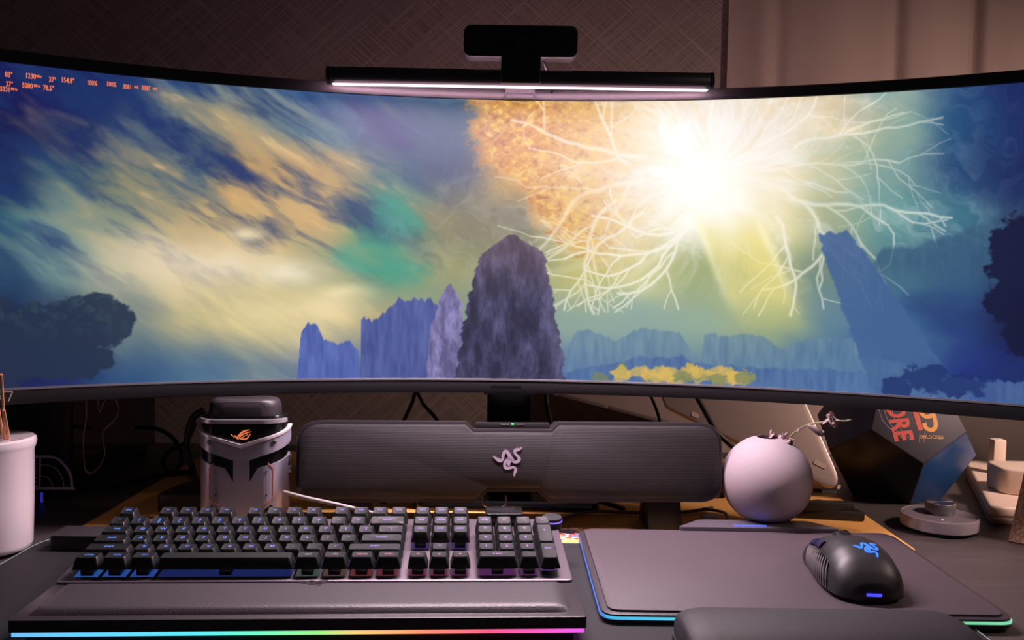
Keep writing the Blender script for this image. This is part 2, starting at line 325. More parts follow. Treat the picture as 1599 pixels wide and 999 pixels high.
# ---- the wallpaper shown on the screen
def fbm(x, y, seed, octv=5, gain=.5):
    r = np.random.default_rng(seed); T = r.random((256, 256)); out = np.zeros_like(x, float); a = 1; tot = 0
    for k in range(octv):
        xx = x*(2**k)+k*17.3; yy = y*(2**k)+k*9.1
        xi = np.floor(xx).astype(int); yi = np.floor(yy).astype(int); fx = xx-xi; fy = yy-yi
        fx = fx*fx*(3-2*fx); fy = fy*fy*(3-2*fy)
        g = lambda i, j: T[(xi+i) & 255, (yi+j) & 255]
        out += a*((g(0, 0)*(1-fx)+g(1, 0)*fx)*(1-fy)+(g(0, 1)*(1-fx)+g(1, 1)*fx)*fy); tot += a; a *= gain
    return out/tot
def wallpaper(X, Y):
    gx = np.arange(0, 1601, 100); gy = [130, 200, 260, 340, 420, 500, 590]
    T = [
     [(26,28,84),(30,36,92),(40,62,112),(58,92,138),(120,134,138),(62,100,148),(42,86,132),(44,84,118),(176,134,84),(220,190,120),(236,206,150),(240,226,206),(235,215,190),(213,196,166),(150,172,164),(44,84,130),(32,44,98)],
     [(24,30,76),(34,50,96),(86,100,116),(108,118,118),(150,145,124),(72,112,132),(34,60,112),(46,86,116),(208,150,80),(228,186,116),(244,234,210),(246,242,242),(238,226,216),(222,204,160),(146,168,154),(40,88,130),(30,50,100)],
     [(30,48,92),(62,90,110),(112,120,108),(74,98,116),(176,144,100),(180,154,108),(50,92,114),(56,78,108),(216,164,84),(240,218,166),(250,248,245),(255,255,252),(248,242,232),(204,202,164),(116,154,154),(40,76,120),(28,40,90)],
     [(44,88,110),(108,138,136),(126,138,124),(176,158,116),(206,174,120),(196,166,116),(56,136,118),(132,128,96),(120,116,94),(228,206,150),(246,240,218),(255,255,246),(240,230,184),(156,168,134),(100,150,150),(58,108,132),(28,44,86)],
     [(40,72,102),(108,138,138),(188,184,152),(226,206,164),(216,198,152),(160,160,122),(74,146,120),(150,150,104),(140,146,110),(190,186,112),(204,204,146),(156,168,118),(200,196,122),(110,136,124),(72,118,134),(46,84,122),(22,28,64)],
     [(26,36,72),(44,62,90),(122,136,130),(202,188,138),(216,198,138),(228,208,152),(176,166,124),(130,150,130),(130,156,146),(140,164,150),(140,166,156),(146,170,150),(160,172,124),(96,130,148),(58,98,144),(40,66,120),(22,28,64)],
     [(22,22,80),(30,42,92),(46,80,122),(78,112,140),(120,136,142),(100,120,150),(80,104,156),(66,90,150),(60,86,150),(76,106,164),(92,128,156),(98,130,148),(76,118,154),(52,94,150),(40,74,142),(34,52,122),(26,36,100)]]
    T = np.array(T, float)
    def interp(A, x, y):
        u = np.clip(x/100., 0, 15.999); i = u.astype(int); f = (u-i)[..., None]
        v = np.interp(y, gy, range(7)); v = np.clip(v, 0, 5.999); j = v.astype(int); g = (v-j)[..., None]
        f = f*f*(3-2*f); g = g*g*(3-2*g)
        return (A[j, i]*(1-f)+A[j, i+1]*f)*(1-g)+(A[j+1, i]*(1-f)+A[j+1, i+1]*f)*g
    # domain warp gives the colour fields torn cloud edges
    ca, sa = math.cos(.55), math.sin(.55)
    U = X*ca+Y*sa; V = -X*sa+Y*ca
    w1 = fbm(U/190, V/60, 1, 5)-.5; w2 = fbm(U/170, V/55, 2, 5)-.5
    amp = np.clip((760-X)/260, 0, 1)*np.clip((470-Y)/120, .15, 1)
    img = interp(T, np.clip(X+w1*(60+130*amp), 0, 1599), np.clip(Y+w2*(30+70*amp), 95, 640))
    def blend(c, a): nonlocal img; a = np.clip(a, 0, 1)[..., None]; img = img*(1-a)+np.array(c, float)*a
    # streaked clouds of the left sky
    n = fbm(U/150+w1*1.2, V/34+w2*1.5, 3, 6, .55); n2 = fbm(U/60, V/16, 4, 4)
    q = (n-.5)*3.2+(n2-.5)*.9
    gold = np.clip(1-np.abs((Y-300+(X-430)*-.25)/230), 0, 1)*np.clip((X-60)/260, 0, 1)*np.clip((740-X)/120, 0, 1)
    blend((236, 186, 118), np.clip(q, 0, 1)*amp*(.25+.75*gold)*.85)
    blend((250, 226, 170), np.clip(q-.55, 0, 1)*amp*gold*1.3)
    blend((30, 52, 104), np.clip(-q*1.15+.02, 0, 1)*amp*.95)
    # teal windows in the cloud
    for cx, cy, rx, ry in ((622, 338, 44, 48), (566, 402, 62, 26), (640, 424, 46, 20)):
        d = ((X-cx)/rx)**2+((Y-cy)/ry)**2+w1*2.2+w2*1.5
        blend((66, 160, 136), np.clip(1.25-d, 0, 1)*.6*np.clip(.9-q, 0, 1))
    # soft pale cloud at lower left
    for cx, cy, rx, ry, c, a in ((250, 400, 120, 50, (226, 208, 180), .5), (350, 410, 70, 30, (240, 226, 200), .55), (455, 425, 60, 24, (250, 238, 212), .7), (405, 495, 70, 34, (236, 218, 168), .5), (520, 480, 60, 26, (244, 224, 176), .5), (385, 365, 30, 12, (255, 238, 190), .8), (540, 455, 46, 14, (250, 230, 180), .6)):
        d = ((X-cx)/rx)**2+((Y-cy)/ry)**2; blend(c, np.exp(-d*1.4)*a*(.6+.9*fbm(X/40, Y/22, 8, 4)))
    # golden cloud bank in front of the burst of light
    dx = X-1110; dy = Y-265; r = np.hypot(dx/1.25, dy); th = np.arctan2(dx/1.25, -dy)
    leaf = fbm(X/9, Y/7, 11, 4, .65); big = fbm(X/80, Y/60, 12, 3)
    edge = 735+np.clip(Y-250, 0, 400)*1.0+(big-.5)*90+(leaf-.5)*50
    mgold = np.clip((X-edge)/24, 0, 1)*np.clip((1040-X)/200, 0, 1)*np.clip((440-Y)/60, 0, 1)
    blend((214, 146, 66), mgold*.85); blend((250, 214, 96), mgold*np.clip((leaf-.52)*6, 0, 1)*.7); blend((150, 84, 50), mgold*np.clip((.42-leaf)*6, 0, 1)*.55)
    # rays and wisps fanning out of the light
    wis = fbm(np.cos(th)*5+40+fbm(X/60, Y/60, 13, 3)*3, np.sin(th)*5+r/120+40, 19, 6, .7); wis = .5+(wis-.5)*np.clip((r+40)/190, .1, 1)
    blend((255, 250, 240), np.clip((wis-.47)*5, 0, 1)*np.exp(-(r/330)**2)*.42*np.clip((480-Y)/90, 0, 1))
    # fine winding filaments of light
    lum = np.zeros_like(X)
    rs = np.random.default_rng(21)
    def seg(ax, ay, bx, by, wd, st):
        nonlocal lum
        m = 6+3*wd; x0, x1 = min(ax, bx)-m, max(ax, bx)+m; y0, y1 = min(ay, by)-m, max(ay, by)+m
        sel = (X > x0) & (X < x1) & (Y > y0) & (Y < y1)
        if not sel.any(): return
        px, py = X[sel], Y[sel]; L2 = (bx-ax)**2+(by-ay)**2+1e-6; t = np.clip(((px-ax)*(bx-ax)+(py-ay)*(by-ay))/L2, 0, 1)
        d = np.hypot(px-ax-t*(bx-ax), py-ay-t*(by-ay)); lum[sel] = np.maximum(lum[sel], st*np.exp(-(d/wd)**2))
    def grow(x, y, a, ln, wd, st, dep):
        for k in range(int(ln/16)):
            a += rs.normal(0, .24); nx = x+16*math.cos(a)*1.15; ny = y+16*math.sin(a); seg(x, y, nx, ny, wd, st); x, y = nx, ny
            if y < 80 or y > 480 or x < 715 or x > 1470: return
            if dep > 0 and rs.random() < .34: grow(x, y, a+rs.choice([-1, 1])*rs.uniform(.35, .8), ln*.5, wd*.68, st*.85, dep-1)
            wd *= .95
    for k in range(17):
        a = -PI*1.16+PI*1.34*k/16+rs.normal(0, .05); q0 = rs.uniform(40, 140)
        grow(1110+q0*1.2*math.cos(a), 285+q0*math.sin(a), a, rs.uniform(160, 300), rs.uniform(2.2, 4.6), rs.uniform(.4, .8), 2)
    for k in range(5):
        a = PI*.62+k*.12+rs.normal(0, .06); grow(1080, 350, a, rs.uniform(140, 240), 2.6, .8, 2)
    blend((250, 240, 214), lum*.65)
    # the hot core and the slanting shaft of light
    blend((255, 253, 248), np.exp(-((dx/95)**2+((Y-275)/62)**2))*.55*(.45+.8*wis)); inner = np.exp(-((dx/75)**2+((Y-290)/50)**2)); ring = np.exp(-((dx/230)**2+((Y-240)/120)**2)); blend((238, 206, 140), np.clip((.54-wis)*5, 0, 1)*ring*(1-inner)*.62); blend((226, 168, 96), np.clip((leaf*.6+wis*.4-.53)*6, 0, 1)*ring*(1-inner)*np.clip(np.hypot(dx/1.5, dy)/120-.6, 0, 1)*.4); blend((255, 254, 248), lum*.6); blend((252, 244, 232), np.exp(-((dx/190)**2+((Y-235)/110)**2))*.35*(.4+1.1*wis))
    t = (Y-330)/180.; cxs = 1130+t*75; wd_ = 46+t*8
    e = np.abs(X-cxs)/wd_; shaft = np.clip((1.05-e)*4, 0, 1)*np.clip((Y-330)/40, 0, 1)*np.clip((520-Y)/60, 0, 1)
    blend((240, 224, 138), shaft*(.72-.3*t)*(.7+.6*fbm(X/30, Y/18, 16, 4))); blend((255, 246, 190), np.exp(-((e-1)*7)**2)*np.clip((Y-320)/40, 0, 1)*np.clip((500-Y)/120, 0, 1)*.7)
    blend((255, 252, 240), np.clip(1-np.abs(X-1128)/70, 0, 1)*np.clip((400-Y)/90, 0, 1)*np.clip((Y-260)/40, 0, 1)*.8)
    # teal and blue vapour on the right
    v = fbm(X/120, Y/60, 18, 5); blend((110, 156, 156), np.clip((v-.5)*3, 0, 1)*np.clip((X-1240)/120, 0, 1)*np.clip((1560-X)/160, 0, 1)*.55)
    blend((34, 60, 104), np.clip((.46-v)*4, 0, 1)*np.clip((X-1280)/160, 0, 1)*.5)
    # ---- land: plain crags, hills, foliage
    def ridge(x, pts, rough, seed, sc=12):
        h = np.interp(x, [p[0] for p in pts], [p[1] for p in pts]); return h+(fbm(x/sc, x*0, seed, 4, .6)-.5)*rough
    def land(pts, c0, c1, rough, seed, alpha=1, sc=12, soft=3):
        h = ridge(X, pts, rough, seed, sc); m = np.clip((Y-h)/soft, 0, 1)*(X > pts[0][0])*(X < pts[-1][0])
        tex = fbm(X/7, Y/34, seed+1, 4)[..., None]; cc = np.array(c0)*(1-tex)+np.array(c1)*tex
        nonlocal img; a = np.clip(m*alpha, 0, 1)[..., None]; img = img*(1-a)+cc*a
    land([(1355, 420), (1380, 385), (1430, 380), (1455, 372), (1500, 356), (1540, 345), (1600, 350)], (52, 82, 116), (64, 100, 128), 14, 30, np.clip((470-Y)/60, 0, 1)*.75, 25, 8)
    land([(880, 560), (900, 512), (935, 520), (960, 530), (1000, 512), (1060, 520), (1095, 560), (1100, 522), (1190, 520), (1215, 545), (1260, 530), (1340, 524), (1380, 560), (1500, 590)], (76, 108, 146), (120, 150, 168), 14, 32, .72)
    land([(860, 586), (930, 570), (1000, 556), (1060, 552), (1090, 566), (1180, 572), (1300, 575), (1600, 596)], (60, 88, 142), (92, 124, 170), 12, 34, .8)
    land([(462, 610), (470, 520), (480, 503), (497, 506), (505, 528), (520, 535), (545, 530), (560, 545), (563, 610)], (64, 80, 152), (104, 124, 190), 12, 36, 1, 6)
    land([(562, 610), (564, 498), (590, 494), (606, 484), (622, 466), (640, 470), (655, 466), (672, 462), (690, 480), (700, 540), (720, 610)], (58, 70, 132), (96, 112, 172), 18, 38, 1, 7)
    # leaning crag on the right
    cxl = 1300+(Y-360)*.52; wl = 28+(Y-360)*.17+(fbm(Y/14, Y*0, 40, 3)-.5)*10
    blend((66, 98, 146), np.clip((wl-np.abs(X-cxl))/4, 0, 1)*np.clip((Y-362-(fbm(X/9, X*0, 41, 3)-.5)*16)/4, 0, 1)*np.clip((640-Y)/90, 0, 1)*.9)
    # golden scrub
    for k in range(34):
        cx = 932+rs.random()*230; cy = 592-rs.random()*14; d = np.hypot((X-cx)/17, (Y-cy)/11)+(leaf-.5)*1.2
        blend((214, 180, 92) if k % 3 else (120, 130, 92), np.clip((1-d)*4, 0, 1)*.75)
    # standing rocks where the middle of the picture is darkest: a broad worn stone and a smaller pale one
    def stone(poly, c0, c1, seed, rough):
        ys = [p[0] for p in poly]; lft = np.interp(Y, ys, [p[1] for p in poly]); rgt = np.interp(Y, ys, [p[2] for p in poly])
        j = (fbm(Y/9, X/60, seed, 4)-.5)*rough; m = np.clip((X-lft-j)/2.5, 0, 1)*np.clip((rgt+j-X)/2.5, 0, 1)*(Y > ys[0])
        u = (X-lft)/np.maximum(rgt-lft, 1); tex = fbm(X/13+fbm(X/50, Y/50, seed+3, 2)*.8, Y/34, seed+1, 6, .66)
        cc = np.array(c0)*(1-tex[..., None])+np.array(c1)*tex[..., None]
        cc = cc*(.72+.75*np.clip(tex-.35, 0, 1))[..., None]+np.array((70, 62, 66))*(np.clip(u-.8, 0, 1)*3)[..., None]*.7
        cc = cc+(np.array((42, 24, 8))*np.clip((470-Y)/110, 0, 1)[..., None])
        nonlocal img; img = img*(1-m[..., None])+cc*m[..., None]
    stone([(443, 700, 706), (470, 684, 722), (520, 670, 724), (560, 665, 724), (600, 664, 720)], (108, 106, 172), (170, 160, 206), 50, 8)
    stone([(366, 792, 806), (380, 776, 826), (396, 750, 850), (440, 736, 858), (500, 724, 868), (560, 712, 880), (620, 706, 886)], (36, 38, 70), (92, 92, 128), 54, 14)
    # dark foliage: bush at lower left, bough at right
    fl = fbm(X/14, Y/11, 60, 4, .6)
    d = np.minimum.reduce([np.hypot((X-cx)/rx, (Y-cy)/ry) for cx, cy, rx, ry in ((135, 505, 72, 46), (60, 530, 80, 62), (0, 540, 60, 78), (180, 500, 36, 32), (150, 475, 30, 20), (95, 560, 90, 34))])
    blend((34, 48, 72), np.clip((1-d+(fl-.5)*.5)*8, 0, 1)*.9); blend((64, 88, 92), np.clip((1-d+(fl-.5)*.5)*8, 0, 1)*np.clip((fl-.5)*5, 0, 1)*.45*np.clip((540-Y)/70, 0, 1))
    d = np.minimum.reduce([np.hypot((X-cx)/rx, (Y-cy)/ry) for cx, cy, rx, ry in ((1590, 400, 50, 68), (1575, 470, 40, 40), (1600, 520, 36, 40))])
    blend((20, 24, 56), np.clip((1-d+(fl-.5)*.7)*7, 0, 1)*.92)
    d = np.minimum.reduce([np.hypot((X-cx)/rx, (Y-cy)/ry) for cx, cy, rx, ry in ((1450, 592, 40, 22), (1500, 600, 50, 20), (1400, 606, 30, 18))]); blend((28, 48, 104), np.clip((1-d+(fl-.5)*1.2)*5, 0, 1)*.8)
    # the upper right corner is deep blue
    blend((28, 42, 96), np.clip((X-1430)/170, 0, 1)*np.clip((330-Y)/200, 0, 1)*.8)
    return np.clip(img, 0, 255)
NS, NV = 1250, 350
ss = np.linspace(-HALF, HALF, NS); vv = np.linspace(0, ZH, NV)
Sg, Vg = np.meshgrid(ss, vv, indexing='ij'); A = Sg/RAD-MYAW
W3 = np.stack([AX+RAD*np.sin(A), AY+RAD*np.cos(A), ZB+Vg], -1)
D = W3-np.array([0, 0, CAM_H]); zc = D@_F; PXs = 799.5+FPX*(D@_X)/zc; PYs = 499.5-FPX*(D@_Y)/zc
pic = wallpaper(np.clip(PXs, -60, 1660), PYs); rgb = lin(pic)
rgb = rgb*(1+.05*np.clip((pic.min(-1)-225)/30, 0, 1))[..., None]      # the white glare on the panel outshines the camera's range
me = bpy.data.meshes.new('screen')
vs = (W3.reshape(-1, 3)-np.array(mon_off)[None])
idx = (np.arange(NS-1)[:, None]*NV+np.arange(NV-1)[None]).ravel()
fc = np.stack([idx, idx+NV, idx+NV+1, idx+1], -1)
me.vertices.add(len(vs)); me.vertices.foreach_set('co', vs.ravel()); me.loops.add(fc.size); me.loops.foreach_set('vertex_index', fc.ravel())
me.polygons.add(len(fc)); me.polygons.foreach_set('loop_start', np.arange(len(fc))*4); me.polygons.foreach_set('loop_total', np.full(len(fc), 4)); me.update(calc_edges=True)
at_ = me.color_attributes.new('picture', 'FLOAT_COLOR', 'POINT')
at_.data.foreach_set('color', np.concatenate([rgb.reshape(-1, 3), np.ones((len(vs), 1))], 1).ravel().astype(np.float32))
sm = bpy.data.materials.new('lit screen picture'); sm.use_nodes = True; nt = sm.node_tree; b = nt.nodes['Principled BSDF']
an = nt.nodes.new('ShaderNodeAttribute'); an.attribute_name = 'picture'; nt.links.new(an.outputs['Color'], b.inputs['Emission Color'])
b.inputs['Emission Strength'].default_value = 1.0; b.inputs['Base Color'].default_value = (.006, .006, .008, 1); b.inputs['Roughness'].default_value = .6; b.inputs['Specular IOR Level'].default_value = .05
link('screen', me, sm, mon)
# orange readouts in the corner of the picture
mb = MB()
def scr(px, py):
    # arc position and height on the screen for a picture position
    return (np.interp(px, PXs[:, NV-30], ss), float(np.interp(py, PYs[int(np.argmin(abs(PXs[:, NV-30]-px)))][::-1], vv[::-1])))
for px, py, s_, sz in ((14, 117, '83°', .0066), (48, 119, '1230ᴹᴴᶻ'.replace('ᴹᴴᶻ', ''), .0066), (82, 125, '37°', .0066), (106, 126, '154.8°', .0066), (144, 130, '100%', .0062), (174, 132, '100%', .0062), (199, 136, '3081', .0062), (228, 138, '3087', .0062),
                       (15, 131.5, '27°', .0062), (43, 134, '5080', .0066), (76, 138, '78.5°', .0066), (6, 139.5, '25331', .0062)):
    s0, v0 = scr(px, py); add_text(mb, s_, lambda x, y, s0=s0, v0=v0: loc(cyl(s0+x, v0+y, .0005)), sz*1.12, .02, sx=.66)
for px, py in ((60, 119.5), (58, 134.5), (213, 136.5), (242, 139), (22, 139.5)):
    s0, v0 = scr(px, py); add_text(mb, 'MHz' if px < 100 else 'MB', lambda x, y, s0=s0, v0=v0: loc(cyl(s0+x, v0+y, .0005)), .0040, .02, sx=.8)
mb.build('screen_readout', mat('orange screen text', (20, 8, 4), .5, emit=(255, 130, 70), estr=1), mon, smooth=None)

# ---------------------------------------------------------------- light bar and webcam
lb = empty('monitor_light_bar', (.0045, 1.000, .5172), 'slim dark tubular light bar clamped on top of the monitor, glowing underneath', 'light bar')
BR = .0088; LN = .2125
def barprof(n=28):  # round tube with a flat lit face at lower front
    return [(BR*math.cos(a), BR*1.1*math.sin(a)) for a in (2*PI*k/n for k in range(n))]
mb = MB(); mb.loft([[(x, y*s_, z*s_) for y, z in barprof()] for x, s_ in ((-LN, .9), (-LN+.001, 1), (LN-.001, 1), (LN, .9))]); mb.build('housing', mat('dark grey aluminium tube', (74, 68, 74), .38, metal=.7), lb, smooth=50)
for s_ in (-1, 1): mb = MB(); mb.loft([[(x, y*1.05, z*1.05) for y, z in barprof()] for x in (s_*LN, s_*(LN+.003))]); mb.build('end_cap', M['black'], lb, smooth=50)
MB().box(-LN+.004, LN-.004, -.0066, .0008, -.0108, -.0096).build('diffuser', mat('glowing diffuser', (255, 255, 255), .4, emit=(255, 214, 226), estr=3.5), lb, bevel=.0004)
MB().box(-LN+.004, LN-.004, .0078, .0098, -.0035, .0045).build('added_bezel_glow', mat('added pink bezel glow', (255, 255, 255), .4, emit=(255, 200, 224), estr=60), lb, bevel=.0004)  # added unseen glowing strip behind the tube, lights the upper bezel pink
MB().box(-.0215, .0225, -.0150, -.0092, -.0080, .020).build('clamp_front', mat('matte black mount', (24, 24, 27), .5), lb, bevel=.002)
MB().box(-.0215, .0225, -.0150, .105, .0165, .0225).build('clamp_top', M['black'], lb, bevel=.002)
MB().box(-.0160, .0165, .052, .066, -.0125, -.0055).build('clamp_lip', mat('grey plastic lip', (30, 27, 31), .5), lb, bevel=.001)
MB().box(-.0170, .0180, .060, .066, -.012, .018).build('clamp_stem', M['black'], lb)
lt = area('light_bar_lamp', (0, -.003, -.0125), (0, -.06, -1), .41, .007, BAR_POWER, (1, .77, .87)); lt.parent = lb
wc = empty('webcam', (.0047, 1.020, .5396), 'black rectangular webcam with rounded corners on top of the light bar mount', 'webcam', rz=-.012)
MB().prism(rrect(-.0635, .0635, 0.0005, .0355, .0085), -.012, .012, 'xz').build('housing', mat('soft black plastic', (26, 26, 30), .55), wc, bevel=.0015).location = (0, -.012, 0)
MB().lathe([(.0052, 0), (.0052, .0012), (.0042, .0016), (0, .0018)], 32).build('lens', mat('dark lens glass', (52, 50, 56), .25), wc).matrix_local = Matrix.Translation((-.0003, -.0238, .0186)) @ Matrix.Rotation(PI/2, 4, 'X')
MB().tube(crom([(.026, -.006, .001), (.029, -.004, -.006), (.033, 0, -.014), (.036, .02, -.020), (.038, .06, -.024)]), .0016, 8).build('cable', M['cable'], wc)

# ---------------------------------------------------------------- soundbar
RAZ = [([(385, 365), (430, 402), (482, 436), (520, 452), (556, 415), (566, 350), (592, 292), (628, 285), (665, 330), (700, 392), (742, 432), (700, 452)], [16, 40, 66, 50, 46, 52, 60, 60, 64, 60, 40, 20]),
       ([(908, 206), (862, 244), (806, 254), (768, 280), (792, 330), (836, 378), (858, 418), (828, 462), (770, 470), (712, 440)], [16, 42, 66, 48, 46, 50, 56, 54, 50, 30]),
       ([(690, 400), (640, 430), (600, 480), (594, 540), (626, 578), (690, 576), (750, 562), (792, 590), (790, 628), (772, 680), (766, 730)], [30, 44, 50, 54, 56, 44, 42, 42, 52, 40, 16]),
       ([(640, 400), (690, 436), (660, 500), (690, 528)], [60, 70, 60, 20])]
def razer(mb, mapf, size, th=.0004):     # three entwined snakes, `size` across
    for P, W in RAZ: ribbon(mb, [((x-648)/526*size, (468-y)/526*size) for x, y in P], [w_/526*size for w_ in W], 6, mapf, th)
    return mb
sb = empty('soundbar', (.0035, 1.008, .0022), 'long black soundbar with fabric front and silver snake emblem, under the monitor', 'soundbar', rz=.068)
TILT = .16
BW = .2465; hh = .0462
def sbout(ins=0):
    w_, h_ = BW-ins, hh-ins; k = .0085; k2 = .012; a = .054
    P = [(-w_, -h_), (-a+k2, -h_), (-a+k2*1.9+.002, -h_+k2), (a-k2*1.9, -h_+k2), (a-k2, -h_), (w_, -h_), (w_, h_), (a, h_), (a-k, h_-k), (-a+k, h_-k), (-a, h_), (-w_, h_)]
    return fillet(P, [.028-ins*.6, .002, .002, .002, .002, .028-ins*.6, .028-ins*.6, .002, .002, .002, .002, .028-ins*.6], 8)
tm = Matrix.Translation((0, 0, .0812)) @ Matrix.Rotation(-TILT, 4, 'X')
def sbp(name, mb, m, **k): o = mb.build(name, m, sb, **k); o.matrix_local = tm; return o
fab = bpy.data.materials.new('ribbed black speaker cloth'); fab.use_nodes = True; nt = fab.node_tree; b = nt.nodes['Principled BSDF']
b.inputs['Base Color'].default_value = L((36, 32, 35)); b.inputs['Roughness'].default_value = .62
tc = nt.nodes.new('ShaderNodeTexCoord'); wv = nt.nodes.new('ShaderNodeTexWave'); wv.bands_direction = 'Z'; wv.inputs['Scale'].default_value = 330; wv.inputs['Distortion'].default_value = .8
bp_ = nt.nodes.new('ShaderNodeBump'); bp_.inputs['Strength'].default_value = .4; bp_.inputs['Distance'].default_value = .0003
nt.links.new(tc.outputs['Object'], wv.inputs[0]); nt.links.new(wv.outputs[0], bp_.inputs['Height']); nt.links.new(bp_.outputs[0], b.inputs['Normal'])
sbp('housing', MB().prism(sbout(), 0, .055, 'xz'), mat('satin black frame', (44, 40, 44), .33), bevel=.0018, ang=50)
g = MB(); o1 = sbout(.0045); o2 = sbout(.0075)
g.loft([[(x, .001, z) for x, z in o1], [(x, -.0022, z) for x, z in o1], [(x, -.0036, z) for x, z in o2]]); sbp('grille', g, fab, smooth=40)
mb = razer(MB(), lambda x, y, h: (x-.006, -.0038-h, y), .0335, .0007); sbp('emblem', mb, mat('silver lilac emblem', (214, 196, 216), .35, metal=.3), smooth=None)
sbp('control_strip', MB().box(-.043, .043, .0035, .016, hh-.0095, hh-.0012), M['black'], bevel=.001)
sbp('status_light', MB().box(-.0015, .0015, .003, .0045, hh-.0042, hh-.0022), mat('green led', (20, 60, 30), .4, emit=(110, 255, 140), estr=1.5))
sbp('button', MB().box(-.014, -.004, .0030, .0045, hh-.0042, hh-.003), mat('button print', (150, 140, 144), .4)); sbp('button', MB().box(.004, .014, .0030, .0045, hh-.0042, hh-.003), M['bezeltop'])
for x in (-.18, .18):
    MB().prism([(-.004, .0), (.05, .0), (.043, .050), (.012, .041)], x-.02, x+.02, 'yz').build('foot', M['black'], sb, bevel=.001)
mb = MB().tube(crom([(-.034, .014, .038), (-.033, .006, .0305), (-.026, .001, .0275), (-.014, .001, .0275), (-.007, .006, .0305), (-.0065, .014, .038)]), .0011, 8); mb.build('wire_clip', M['silver'], sb)

# ---------------------------------------------------------------- keyboard
KX, KY, KYAW = -.389, .747, .0619; KT = math.atan(.015/.14)
kb = empty('keyboard', (KX, KY, Z0), 'full size black mechanical keyboard with glowing blue and violet key legends', 'keyboard', rz=KYAW)
HK = .0245; SL = math.sin(KT); CL = math.cos(KT); DK = .143
KMX = Matrix.Translation((0, 0, HK)) @ Matrix.Rotation(KT, 4, 'X')       # plate frame
def kp(name, me, m, **k): o = link(name, me, m, kb, **k); o.matrix_local = KMX; return o
kp('top_plate', MB().prism(rrect(0, .448, 0, DK, .003), -.003, 0).mesh('plate', .0008), M['plate'], smooth=30)
mb = MB(); mb.add([(.004, .003, .002), (.444, .003, .002), (.444, .140, .002), (.004, .140, .002), (.004, .003, HK-.003), (.444, .003, HK-.003), (.444, .140, HK+.0115), (.004, .140, HK+.0115)],
                  [(0, 3, 2, 1), (4, 5, 6, 7), (0, 1, 5, 4), (1, 2, 6, 5), (2, 3, 7, 6), (3, 0, 4, 7)]); mb.build('case', M['black'], kb, bevel=.0015)
for x in (.03, .418):
    for y in (.012, .125): MB().box(x-.012, x+.012, y-.006, y+.006, 0, .0025).build('rubber_foot', M['cable'], kb)
Uu = .01905
def legend_col(x):       # LED colour along the board (0..1)
    return None
rows = []
def row(y, r, items, x0=0): # items: (label, width) or float gap
    x = x0
    for it in items:
        if isinstance(it, (int, float)): x += it; continue
        t, w_ = it[0], it[1]; h_ = it[2] if len(it) > 2 else 1
        rows.append((x, y, w_, h_, r, t)); x += w_
def K(s): return [(c_, 1) for c_ in s]
row(5.35, 5, [('ESC', 1), 1]+[('F%d' % i, 1) for i in range(1, 5)]+[.5]+[('F%d' % i, 1) for i in range(5, 9)]+[.5]+[('F%d' % i, 1) for i in range(9, 13)]+[.25, ('PRT', 1), ('SCR', 1), ('PAU', 1)])
row(4, 4, K('`1234567890-=')+[('BACK', 2), .25, ('INS', 1), ('HOM', 1), ('PUP', 1), .25, ('NUM', 1), ('/', 1), ('*', 1), ('-', 1)])
row(3, 3, [('TAB', 1.5)]+K('QWERTYUIOP[]')+[('\\', 1.5), .25, ('DEL', 1), ('END', 1), ('PDN', 1), .25]+K('789'))
rows.append((21.5, 2, 1, 2, 3, '+'))
row(2, 2, [('CAPS', 1.75)]+K("ASDFGHJKL;'")+[('ENTER', 2.25), 3.5]+K('456'))
row(1, 1, [('SHIFT', 2.25)]+K('ZXCVBNM,./')+[('SHIFT', 2.75), 1.25, ('^', 1), 1.25]+K('123'))
rows.append((21.5, 0, 1, 2, 1, 'ENT'))
row(0, 0, [('CTRL', 1.25), ('WIN', 1.25), ('ALT', 1.25), ('', 6.25), ('ALT', 1.25), ('FN', 1.25), ('MENU', 1.25), ('CTRL', 1.25), .25, ('<', 1), ('v', 1), ('>', 1), .25, ('0 INS', 2), ('.', 1)])
caph = {0: (.0092, -.05), 1: (.0086, .0), 2: (.0088, .05), 3: (.0096, .10), 4: (.0108, .16), 5: (.0108, .16)}
_caps = {}
def cap_mesh(w_, h_, r):
    k = (w_, h_, r)
    if k in _caps: return _caps[k]
    W_ = w_*Uu-.0009; H_ = h_*Uu-.0009; hz, t = caph[r]; i = .0029; f0, f1 = .0021, .0036
    z = lambda y: hz+(y-H_/2)*t
    rings = []
    N = 8
    base = [(-W_/2, -H_/2), (W_/2, -H_/2), (W_/2, H_/2), (-W_/2, H_/2)]
    xt = W_/2-i; y0 = -H_/2+f1; y1 = H_/2-f0
    top = [(-xt, y0), (xt, y0), (xt, y1), (-xt, y1)]
    bb = fillet(base, .0012, 3); tt = fillet(top, .0022, 3)
    mid = fillet([(-xt-.0006, y0-.0006), (xt+.0006, y0-.0006), (xt+.0006, y1+.0004), (-xt-.0006, y1+.0004)], .0022, 3)
    mb = MB()
    def zz(y): return hz+y*t
    dish = lambda x: .0007*(min(abs(x)/xt, 1)**2) if w_ < 2.5 else 0
    rings = [[(x, y, 0) for x, y in bb], [(x, y, zz(y)-.0007+dish(x)) for x, y in mid], [(x, y, zz(y)+dish(x)) for x, y in tt],
             [(x*.55, y*.55+(y0+y1)/2*.45, zz(y*.55)+dish(x*.55)-.0001) for x, y in tt]]
    mb.loft(rings); me = mb.mesh('keycap'); shade(me, 40); me.materials.append(M['key']); _caps[k] = me; return me
stops_leg = [(.0, (130, 160, 255)), (.2, (96, 140, 255)), (.42, (140, 150, 255)), (.6, (190, 130, 250)), (.8, (206, 170, 255)), (.448, (220, 160, 250))]
